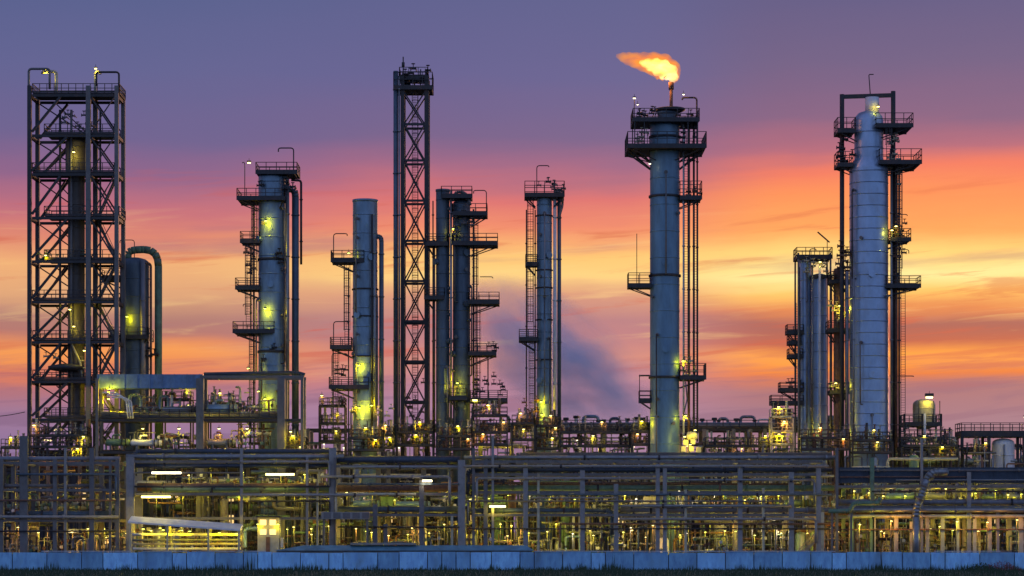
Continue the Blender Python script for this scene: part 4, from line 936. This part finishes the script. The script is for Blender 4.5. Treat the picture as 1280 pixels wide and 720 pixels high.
# on the duct frame
deck(TD, 126, 350, 5.7, 8.8, Z(566, 7)+.27)
for a, c in ((132, 246), (258, 347)):
    fill(6.5, Z(566, 7)+.35, 'on lower frame', a, c-22, 3.4, MF+['exch', 'exch'], 4, dy=.05)
    fill(8.2, Z(566, 7)+.35, 'on lower frame back', a, c-22, 3.4, MF, 4, dy=.05)
    fill(8.0, Z(526, 7)+.36, 'on upper frame', a+(30 if a < 200 else 0), c-22, 3.7, MF+['loop', 'vent'], 4, dy=.05)
    fill(6.6, Z(526, 7)+.36, 'on upper frame front', a+(30 if a < 200 else 0), c-30, 2.2, MF+['exch'], 2, dy=.05)
cluster_more = [(436, 480, 6, (548, 563), 'low frame of standpipes before the foot of the flat topped column', 16),
 (496, 542, 12, (541, 557), 'frame of standpipes before the foot of the lattice mast', 16),
 (546, 590, 8.5, (546, 562), 'frame of standpipes before the foot of the paired columns', 16),
 (670, 700, 13, (533, 548, 561), 'frame of standpipes before the foot of the slim caged column', 10),
 (790, 811, 9, (540, 556), 'small frame of standpipes left foot of the flare column', 8),
 (205, 240, 14, (500, 520), 'frame of standpipes behind the blue air duct', 12),
 (262, 300, 14, (505, 522), 'frame of standpipes left foot of the twice lit column', 12)]
# tower zone, tall equipment rising behind the front rack
fill(7.5, 0, 'behind front rack', 385, 660, 17.5, MF+['loop', 'drum'], .8, dy=1)
fill(7.5, 0, 'behind front rack', 700, 1290, 16.5, ['manifold', 'manifold', 'loop', 'vent', 'drum', 'plat'], .5, dy=1)
fill(21, 0, 'between the columns', 200, 1290, 17.5, MF+['loop', 'drum', 'vent'], .8, dy=2)
fill(9, 0, 'behind front rack', -20, 34, 16.5, MF, 1, dy=.4)
# busy clusters: stacked steel frames full of fittings
def cluster(px0, px1, Y, pys, label, m='dark', n=12, lampw=60):
    T = thing('valve_frame', 'steel frame', (X((px0+px1)/2, Y), Y, 0), label)
    z0 = Z(pys[0], Y)
    for px in (px0, px1):
        for yy in (Y-1.2, Y+1.2): MB().bar((X(px, Y), yy, 0), (X(px, Y), yy, z0), .2).build('post', m, T)
    for p in pys:
        z = Z(p, Y)
        d = MB().box(X(px0, Y)-.1, X(px1, Y)+.1, Y-1.3, Y+1.3, z-.12, z).build('platform', m, T)
        MB().rail([(X(px0, Y), Y-1.25, z), (X(px1, Y), Y-1.25, z), (X(px1, Y), Y+1.25, z), (X(px0, Y), Y+1.25, z)], 1.1).build('railing', m, d)
        for i in range(n):
            x = X(R.uniform(px0+1, px1-1), Y); y = Y+R.uniform(-1, 1); h = R.uniform(.6, 2.2)
            MB().tube((x, y, z), (x, y, z+h), R.choice((.06, .1, .16)), 7).tube((x-.25, y, z+h*.6), (x+.25, y, z+h*.6), .09, 7).tube((x, y, z+h), (x, y, z+h+.06), .2, 10).build('standpipe', R.choice(('mid', 'rust', 'cream', 'dark', 'silver')), T)
        if lampw: slamp(T, R.uniform(px0+3, px1-3), p-13, Y, lampw, R.choice((YE, YG, OR)), 'lensy', -1.4)
cluster(590, 634, 9.5, (520, 541, 556), 'dark frame crowded with standpipes just right of the paired columns', n=16)
cluster(400, 432, 15, (508, 530, 552), 'dark frame crowded with standpipes left of the flat topped column', n=9)
cluster(478, 492, 9, (545, 560), 'small frame of standpipes between the flat topped column and lattice mast', n=7)
cluster(640, 668, 10, (530, 550), 'dark frame of standpipes left foot of the slim caged column', n=12)
cluster(700, 790, 12, (541, 558), 'wide low frame of standpipes between slim caged and flare columns', n=26)
cluster(880, 960, 16, (558,), 'wide low frame of standpipes right of the flare column', n=22)
cluster(963, 990, 15, (522, 540, 556), 'cream frame of standpipes left of the short twin columns', 'cream', n=12, lampw=110)
cluster(1000, 1060, 8.5, (548, 562), 'frame of standpipes below the short twin columns', n=18)
cluster(1064, 1114, 8, (551, 566), 'frame of standpipes before the foot of the banded column', n=18, lampw=30)
cluster(40, 112, 6.5, (545, 559, 574), 'frame of standpipes before the foot of the open steel tower', n=22, lampw=80)
cluster(4, 30, 8, (560,), 'small frame of standpipes left of the open steel tower', n=8, lampw=40)
cluster(1206, 1234, 10, (567,), 'small frame of standpipes under the raised deck at far right', n=9, lampw=20)
for a, c, yy_, pys_, l_, n_ in cluster_more: cluster(a, c, yy_, pys_, l_, n=n_, lampw=55)
for a, c, l in ((1125, 1196, 'frame of standpipes below the lamp lit drum at right'), (360, 384, 'narrow frame of standpipes right foot of the twice lit column')): cluster(a, c, 9, (558, 572), l, n=18)
# lamps through the plant
cl = [YE, YE, YG, OR, WH, YE]
cm = {YE: 'lensy', YG: 'lensg', OR: 'lensy', WH: 'lensw'}
def lamps(Y, z, px0, px1, step, pw, lev, pole, cc=cl):
    px = px0 + R.uniform(0, step)
    while px < px1:
        c = R.choice(cc); dz = R.uniform(-.9, .35); lit(X(px, Y), Y+R.uniform(-.15, .15), z+dz, pw*R.uniform(.5, 1.5), c, cm[c], lev, pole+dz); px += step*R.uniform(.7, 1.3)
lamps(-.6, 4.6, 0, 160, 50, 90, 'at ground level', 4.6, [YE, OR])
lamps(-.6, 4.9, 160, 1040, 34, 100, 'at ground level', 4.6, [YE, OR, YE, WH])
lamps(-5.6, 6.0, 1055, 1290, 42, 170, 'at ground level', 5.3, [YE, YE, OR])
lamps(.6, 4.4, 0, 1290, 34, 70, 'in second row', 4.4, [YE, OR, YG])
lamps(4.1, 5.0, 0, 1290, 60, 110, 'in third row', 5.0)
lamps(4.2, 9.4, 0, 1290, 38, 110, 'in third row', 9.4, [YE, YG, YE, YG, WH])
lamps(-.1, 9.1, 420, 1025, 26, 75, 'on low deck', 2.38, [YE, YG, YE, WH])
lamps(-.1, 9.6, 1050, 1290, 22, 90, 'on low deck', 1.9, [YE, YE, YG])
lamps(-.1, 11.6, 175, 410, 38, 80, 'on low deck', 2.3, [YE, YG])
lamps(24, 10.4, 0, 1290, 60, 160, 'in fourth row', 10.4, [YE, YG, OR])
lamps(24, 16.4, 385, 1040, 34, 110, 'in fourth row', 16.4, [YE, YG, WH, OR])
lamps(24, 15.6, 0, 380, 60, 110, 'in fourth row', 15.6, [YE, OR, WH])
lamps(24, 15.6, 1050, 1290, 40, 90, 'in fourth row', 15.6, [YE, OR, WH])
# bright cluster right of the flare foot
Y = 5
T = thing('sample_station', 'equipment', (X(862, Y), Y, 0), 'bright yellow lit cluster of boxes beside the flare column foot')
MB().box(X(852, Y), X(877, Y), Y-.6, Y+.6, 12.2, 12.4).build('shelf', 'mid', T)
for px in (853, 876): MB().box(X(px, Y)-.1, X(px, Y)+.1, Y-.1, Y+.1, 0, 12.2).build('leg', 'mid', T)
for px, py in ((854, 561), (864, 561), (873, 562), (857, 553), (866, 552)): MB().box(X(px-3, Y), X(px+3, Y), Y-.5, Y+.3, Z(py+3.5, Y), Z(py-3, Y)).build('box', 'cream', T)
MB().hlathe((X(858, Y), Y, Z(545, Y)), 0, [(.2, 0), (.55, .2), (.55, 1.2), (.2, 1.5)], 12).build('drum', 'cream', T)
for px, py in ((855, 546), (868, 538), (862, 556)): slamp(T, px, py, Y, 60, YE, 'lensy', -1.3)

# ------------------------------------------------------------------ back buildings so the plant has depth
for i, (a, b_, zt, Y, lab) in enumerate(((-60, 150, 14.2, 46, 'dark clad process building at far left behind the racks'), (170, 400, 14.7, 48, 'dark clad process building behind the box shaped rack'),
     (410, 640, 13.7, 47, 'dark clad process building behind the lattice mast'), (650, 880, 14.2, 49, 'dark clad process building behind the flare column'), (890, 1120, 14.399999999999999, 46, 'dark clad process building behind the short twin columns'), (1128, 1340, 14.0, 48, 'dark clad process building at far right behind the racks'))):
    T = thing('process_building', 'building', (X((a+b_)/2, Y), Y, 0), lab)
    x0, x1 = X(a, Y), X(b_, Y); bb = MB().box(x0, x1, Y, Y+12, 0, zt); k = x0
    while k < x1-.4: bb.box(k, k+.3, Y-.08, Y-.003, 0.2, zt-.2); k += .8
    bb.build('wall', 'clad', T); MB().box(x0-.3, x1+.3, Y-.4, Y+12.3, zt+.003, zt+.35).build('roof', 'dark', T)
    k = x0+1.5
    while k < x1-2:
        for zz in (2.5, 5.6, 8.8):
            if R.random() < .55:
                w = MB().box(k-.1, k+1.6, Y-.2, Y-.09, zz-.1, zz+1.3).build('window_frame', 'mid', T)
                MB().box(k, k+1.5, Y-.23, Y-.202, zz, zz+1.2).build('pane', 'glassy' if R.random() < .5 else 'slate', w)
        k += R.uniform(3, 5)

# ------------------------------------------------------------------ boundary wall, roof behind it, ground, grass
Y = -30
T = thing('boundary_wall', 'wall', (0, Y, 0), 'long low blue concrete panel wall along the front of the plant')
k = -72.0
while k < 72:
    w = R.choice((1.6, 2.4, 3.2, 3.2, 3.9)); zt = 1.99 + R.uniform(-.09, .06)
    MB().box(k+.05, k+w-.05, Y-.12+R.uniform(-.03, .03), Y+.12, -.3, zt).build('panel', 'wall', T)
    k += w
b = MB(); k = -72.0
MB().box(-72, 73, Y-.02, Y+.16, -.3, 1.75).build('backing', 'dark', T)
for a, b_ in ((52, 163), (178, 236), (240, 332), (668, 838), (842, 1044), (1168, 1250)): MB().box(X(a, Y), X(b_, Y), Y-.2, Y+.2, 2.06, 2.15).build('coping', 'cope', T)
Y = -25
T = thing('low_roof', 'roof', (X(505, Y), Y, 0), 'long low teal roof rising just above the blue wall near the centre')
x0, x1 = X(343, Y), X(668, Y)
MB().add([(x0, Y-1, 2.15), (x1, Y-1, 2.15), (x1-1, Y+.3, 2.75), (x0+3.4, Y+.3, 2.75), (x0, Y+1.6, 2.15), (x1, Y+1.6, 2.15)], [(0,1,2,3), (3,2,5,4), (0,3,4), (1,5,2), (0,4,5,1)]).build('roof_sheet', 'teal', T)
MB().box(X(438, Y), X(520, Y), Y-.3, Y+.9, 2.8, 3.05).build('ridge_vent', 'pale', T)
MB().box(x0+.3, x1-.3, Y-.7, Y+1.3, 0, 2.14).build('wall', 'conc', T)

g = MB().add([(-4000, -28, 0), (4000, -28, 0), (4000, 5000, 0), (-4000, 5000, 0)], [(0,1,2,3)]).build('ground', 'yard'); structure(g)
g = MB(); nx, ny = 60, 12; vs = []
for j in range(ny+1):
    for i in range(nx+1): vs.append((-150+300*i/nx, -420+(392*j/ny if j < ny else 392), 0 if j == ny else R.uniform(-.12, .02)))
g.add(vs, [(j*(nx+1)+i, j*(nx+1)+i+1, (j+1)*(nx+1)+i+1, (j+1)*(nx+1)+i) for j in range(ny) for i in range(nx)], True)
structure(g.build('verge', 'turf'))
g = MB().add([(-4000, -3000, -.25), (4000, -3000, -.25), (4000, -27.9, -.25), (-4000, -27.9, -.25)], [(0,1,2,3)]).build('field', 'turf'); structure(g)
b = MB()
for i in range(20000):
    y = -31 - 55*R.random()**1.6; x = R.uniform(-72, 72)*(y-CY)/270
    h = R.uniform(.12, .4)*(2.6 if sin(x*1.9)+sin(x*.61+2)+sin(x*.17) > 1.7 else 1.4 if sin(x*.7)+sin(x*.23+1) > .9 else 1); a = R.uniform(-.12, .12); w = .04
    if y > -38 and sin(x*.9+3)+sin(x*2.3) > 1.1: h *= 2.2
    b.add([(x-w, y, -.1), (x+w, y, -.1), (x+a, y+R.uniform(-.1, .1), h)], [(0, 1, 2)])
o = b.build('grass', 'blade'); o['kind'] = 'stuff'; o['label'] = 'dark rough grass in front of the blue wall'; o['category'] = 'grass'
# bushes at the wall foot, bottom right
def bush(px, Y, w, h, m, label):
    T = thing('shrub', 'shrub', (X(px, Y), Y, 0), label); b = MB()
    for i in range(900):
        t = R.uniform(0, 2*pi); q = R.random()**.5; u = R.uniform(-1, 1)
        x = X(px, Y) + w*q*cos(t); y = Y + w*.5*q*sin(t); z = max(.05, h*(1-q*q)*R.uniform(.2, 1.05)); s = R.uniform(.05, .11)
        d = [R.uniform(-s, s) for _ in range(6)]
        b.add([(x, y, z), (x+d[0]+s, y+d[1], z+d[2]), (x+d[3], y+d[4], z+d[5]+s)], [(0, 1, 2)])
    b.build('foliage', m, T)
    b = MB()
    for i in range(7): b.tube((X(px, Y), Y, 0), (X(px, Y)+R.uniform(-.6, .6)*w, Y+R.uniform(-.3, .3), h*.7), .03, 5, .01)
    b.build('stem', 'rust', T)
M['redleaf'] = mat('red leaves', (.2, .04, .04), .8, 0, .5, 3)
bush(1250, -36, 2.4, 1.0, 'redleaf', 'low reddish shrub at the foot of the blue wall at far right')
bush(1226, -37, 1.8, .8, 'blade', 'dark green shrub just left of the reddish one at the wall foot')
# wire on the left
o = MB(); pts = []
for k in range(13):
    t = k/12; pts.append((X(-60, 12)+(X(38, 12)-X(-60, 12))*t, 12-3.5, Z(510, 12)-.9*sin(pi*t)-.7*t))
for k in range(12): o.tube(pts[k], pts[k+1], .05, 5)
tag(o.build('cable', 'dark'), 'sagging black cable running off the left side of the open steel tower', 'cable')

# steam drifting behind the columns
Y = 75
bpy.ops.mesh.primitive_uv_sphere_add(segments=24, ring_count=14, radius=1)
s = bpy.context.object; s.name = 'steam'; s.data.name = 'steam'
s.location = (X(698, Y), Y, Z(450, Y)); s.scale = (20, 7, 10); s.rotation_euler = (0, radians(38), 0)
s['kind'] = 'stuff'; s['label'] = 'blue grey steam plume drifting up behind the slim caged column'; s['category'] = 'steam'
m = bpy.data.materials.new('steam'); m.use_nodes = True; N = m.node_tree.nodes; L = m.node_tree.links; N.remove(N['Principled BSDF'])
pv = N.new('ShaderNodeVolumePrincipled'); L.new(pv.outputs[0], N['Material Output'].inputs['Volume'])
tc = N.new('ShaderNodeTexCoord'); n = N.new('ShaderNodeTexNoise'); n.inputs['Scale'].default_value = 2.3; n.inputs['Detail'].default_value = 6
L.new(tc.outputs['Object'], n.inputs[0])
ln = N.new('ShaderNodeVectorMath'); ln.operation = 'LENGTH'; L.new(tc.outputs['Object'], ln.inputs[0])
f = N.new('ShaderNodeMapRange'); L.new(ln.outputs['Value'], f.inputs[0]); f.inputs[1].default_value = .95; f.inputs[2].default_value = .2
f2 = N.new('ShaderNodeMapRange'); L.new(n.outputs[0], f2.inputs[0]); f2.inputs[1].default_value = .38; f2.inputs[2].default_value = .66; f2.inputs[4].default_value = .6
mu = N.new('ShaderNodeMath'); mu.operation = 'MULTIPLY'; L.new(f.outputs[0], mu.inputs[0]); L.new(f2.outputs[0], mu.inputs[1])
L.new(mu.outputs[0], pv.inputs['Density']); pv.inputs['Color'].default_value = (.72, .84, 1, 1); pv.inputs['Anisotropy'].default_value = 0
s.data.materials.append(m)

finish_labels()

# ------------------------------------------------------------------ world
w = bpy.data.worlds.new('World'); scene.world = w; w.use_nodes = True
nt = w.node_tree; N = nt.nodes; L = nt.links; bg = N['Background']
def math_(op, a, b=None, c=None):
    n = N.new('ShaderNodeMath'); n.operation = op
    for i, v in enumerate((a, b, c)):
        if v is None: continue
        if isinstance(v, (int, float)): n.inputs[i].default_value = v
        else: L.new(v, n.inputs[i])
    return n.outputs[0]
def mrange(v, a, b, c=0, d=1, smooth=True):
    n = N.new('ShaderNodeMapRange'); n.interpolation_type = 'SMOOTHSTEP' if smooth else 'LINEAR'
    L.new(v, n.inputs[0])
    for i, q in zip((1, 2, 3, 4), (a, b, c, d)): n.inputs[i].default_value = q
    return n.outputs[0]
def mixc(f, a, b):
    n = N.new('ShaderNodeMix'); n.data_type = 'RGBA'
    for i, v in ((0, f), (6, a), (7, b)):
        if isinstance(v, (int, float, tuple)): n.inputs[i].default_value = v
        else: L.new(v, n.inputs[i])
    return n.outputs[2]
tc = N.new('ShaderNodeTexCoord'); sp = N.new('ShaderNodeSeparateXYZ'); L.new(tc.outputs['Generated'], sp.inputs[0])
el = math_('MULTIPLY', math_('ARCSINE', sp.outputs['Z']), 57.2958)
az = math_('MULTIPLY', math_('ARCTAN2', sp.outputs['X'], sp.outputs['Y']), 57.2958)
cb = N.new('ShaderNodeCombineXYZ'); L.new(math_('MULTIPLY', az, .09), cb.inputs[0]); L.new(math_('ADD', math_('MULTIPLY', el, .95), math_('MULTIPLY', az, -.05)), cb.inputs[1])
n1 = N.new('ShaderNodeTexNoise'); n1.inputs['Scale'].default_value = 1.0; n1.inputs['Detail'].default_value = 7; n1.inputs['Roughness'].default_value = .55
L.new(cb.outputs[0], n1.inputs[0])
cb2 = N.new('ShaderNodeCombineXYZ'); L.new(math_('MULTIPLY', az, .2), cb2.inputs[0]); L.new(math_('MULTIPLY', el, .45), cb2.inputs[1]); cb2.inputs[2].default_value = 7
n2 = N.new('ShaderNodeTexNoise'); n2.inputs['Scale'].default_value = 1.0; n2.inputs['Detail'].default_value = 5; L.new(cb2.outputs[0], n2.inputs[0])
# t: 0 at the horizon, 1 at 12.75 degrees
t = math_('DIVIDE', el, 12.75)
warp = math_('MULTIPLY', math_('SUBTRACT', n1.outputs[0], .5), .06)
warp2 = math_('MULTIPLY', math_('SUBTRACT', n2.outputs[0], .5), .045)
t = math_('ADD', math_('ADD', t, warp), warp2)
def ramp(stops):
    r = N.new('ShaderNodeValToRGB'); L.new(math_('MULTIPLY', t, .5), r.inputs[0]); e = r.color_ramp.elements
    st = sorted([((668-p)/668*.5, s2l(c)) for p, c in stops] + [(.62, s2l((78, 84, 130))), (1.0, s2l((72, 80, 125)))])
    e[0].position, e[0].color = st[0][0], st[0][1]+(1,); e[1].position, e[1].color = st[-1][0], st[-1][1]+(1,)
    for p, c in st[1:-1]: q = e.new(p); q.color = c+(1,)
    return r.outputs[0]
left = ramp([(668, (100, 86, 128)), (560, (138, 114, 158)), (520, (156, 118, 150)), (492, (176, 112, 124)), (474, (226, 124, 88)), (450, (246, 156, 86)), (432, (224, 138, 96)), (420, (180, 118, 112)), (400, (176, 124, 116)), (375, (222, 164, 122)), (335, (240, 176, 120)), (305, (222, 134, 112)), (275, (196, 110, 124)), (230, (144, 98, 138)), (180, (108, 96, 144)), (100, (95, 97, 146)), (0, (84, 94, 142))])
midr = ramp([(668, (110, 92, 138)), (530, (158, 126, 164)), (480, (176, 124, 150)), (450, (206, 136, 130)), (425, (186, 124, 134)), (400, (180, 124, 134)), (372, (216, 152, 126)), (348, (253, 210, 132)), (320, (252, 198, 118)), (285, (238, 138, 108)), (250, (218, 112, 114)), (215, (158, 100, 134)), (180, (116, 95, 140)), (100, (97, 95, 146)), (0, (87, 93, 142))])
right = ramp([(668, (100, 86, 118)), (530, (142, 112, 140)), (484, (156, 104, 120)), (468, (230, 118, 62)), (450, (254, 160, 70)), (434, (186, 92, 80)), (408, (158, 90, 94)), (392, (222, 130, 84)), (372, (254, 196, 104)), (348, (255, 236, 158)), (322, (255, 216, 126)), (295, (250, 162, 92)), (250, (248, 142, 90)), (218, (238, 118, 98)), (192, (176, 100, 124)), (155, (126, 92, 132)), (90, (102, 90, 134)), (0, (86, 86, 134))])
c = mixc(mrange(az, -8.5, -1.5), left, midr)
c = mixc(mrange(az, 2.6, 6.6), c, right)
# ragged mauve cloud wisps
wisps = mrange(n1.outputs[0], .54, .72)
lowband = math_('MULTIPLY', mrange(el, 2.0, 4.0), mrange(el, 9.5, 6.5))
c = mixc(math_('MULTIPLY', math_('MULTIPLY', wisps, lowband), .5), c, s2l((152, 104, 128))+(1,))
cb3 = N.new('ShaderNodeCombineXYZ'); L.new(math_('MULTIPLY', az, .16), cb3.inputs[0]); L.new(math_('ADD', math_('MULTIPLY', el, 2.1), math_('MULTIPLY', az, -.14)), cb3.inputs[1]); cb3.inputs[2].default_value = 3
n3 = N.new('ShaderNodeTexNoise'); n3.inputs['Detail'].default_value = 8; n3.inputs['Scale'].default_value = 1; n3.inputs['Roughness'].default_value = .6; n3.inputs['Distortion'].default_value = .6; L.new(cb3.outputs[0], n3.inputs[0])
streak = math_('MULTIPLY', mrange(n3.outputs[0], .54, .66), math_('MULTIPLY', mrange(el, 2.6, 4.4), mrange(el, 9.2, 7.0)))
c = mixc(math_('MULTIPLY', streak, .5), c, s2l((206, 84, 70))+(1,))
glow = math_('MULTIPLY', mrange(n3.outputs[0], .46, .3), math_('MULTIPLY', mrange(el, 3.0, 5.0), mrange(el, 8.2, 6.6)))
c = mixc(math_('MULTIPLY', glow, .35), c, s2l((255, 214, 140))+(1,))
bars = math_('MULTIPLY', mrange(n3.outputs[0], .48, .6), math_('MULTIPLY', mrange(el, .2, 1.5), mrange(el, 4.6, 3.2)))
c = mixc(math_('MULTIPLY', bars, .5), c, s2l((122, 92, 128))+(1,))
# behind the camera: the cool blue dusk side
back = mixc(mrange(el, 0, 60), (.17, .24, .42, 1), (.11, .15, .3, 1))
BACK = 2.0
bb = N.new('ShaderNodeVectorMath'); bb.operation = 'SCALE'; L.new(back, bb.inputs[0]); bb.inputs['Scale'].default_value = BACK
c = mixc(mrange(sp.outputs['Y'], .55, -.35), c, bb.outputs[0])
sky = N.new('ShaderNodeTexSky'); sky.sky_type = 'NISHITA'; sky.sun_disc = False
sky.sun_elevation = radians(2.5); sky.sun_rotation = radians(14); sky.dust_density = 2
sc_ = N.new('ShaderNodeVectorMath'); sc_.operation = 'SCALE'; L.new(sky.outputs[0], sc_.inputs[0]); sc_.inputs['Scale'].default_value = .004
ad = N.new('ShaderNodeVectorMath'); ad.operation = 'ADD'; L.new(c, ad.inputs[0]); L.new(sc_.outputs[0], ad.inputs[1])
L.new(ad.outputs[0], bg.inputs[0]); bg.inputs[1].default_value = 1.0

# sun: low behind the plant, faint and orange
su = bpy.data.lights.new('sun', 'SUN'); su.energy = .5; su.angle = radians(6); su.color = (1, .5, .25)
so = bpy.data.objects.new('sun', su); col.objects.link(so)
so.rotation_euler = (radians(-87.5), 0, radians(-14))

cam = bpy.data.cameras.new('camera'); co = bpy.data.objects.new('camera', cam); col.objects.link(co)
co.location = (0, CY, CZ); co.rotation_euler = (radians(90), 0, 0)
cam.sensor_width = 36; cam.lens = 36*F/1280; cam.shift_y = (668-360)/1280; cam.clip_start = 1; cam.clip_end = 9000
scene.camera = co
vs_ = scene.view_settings; vs_.view_transform = 'Standard'; vs_.look = 'None'; vs_.exposure = 0; vs_.gamma = 1
scene.cycles.use_denoising = True
scene.cycles.max_bounces = 5; scene.cycles.volume_bounces = 3
scene.cycles.volume_step_rate = 2
print('objects', len(bpy.data.objects), 'lights', NL[0])
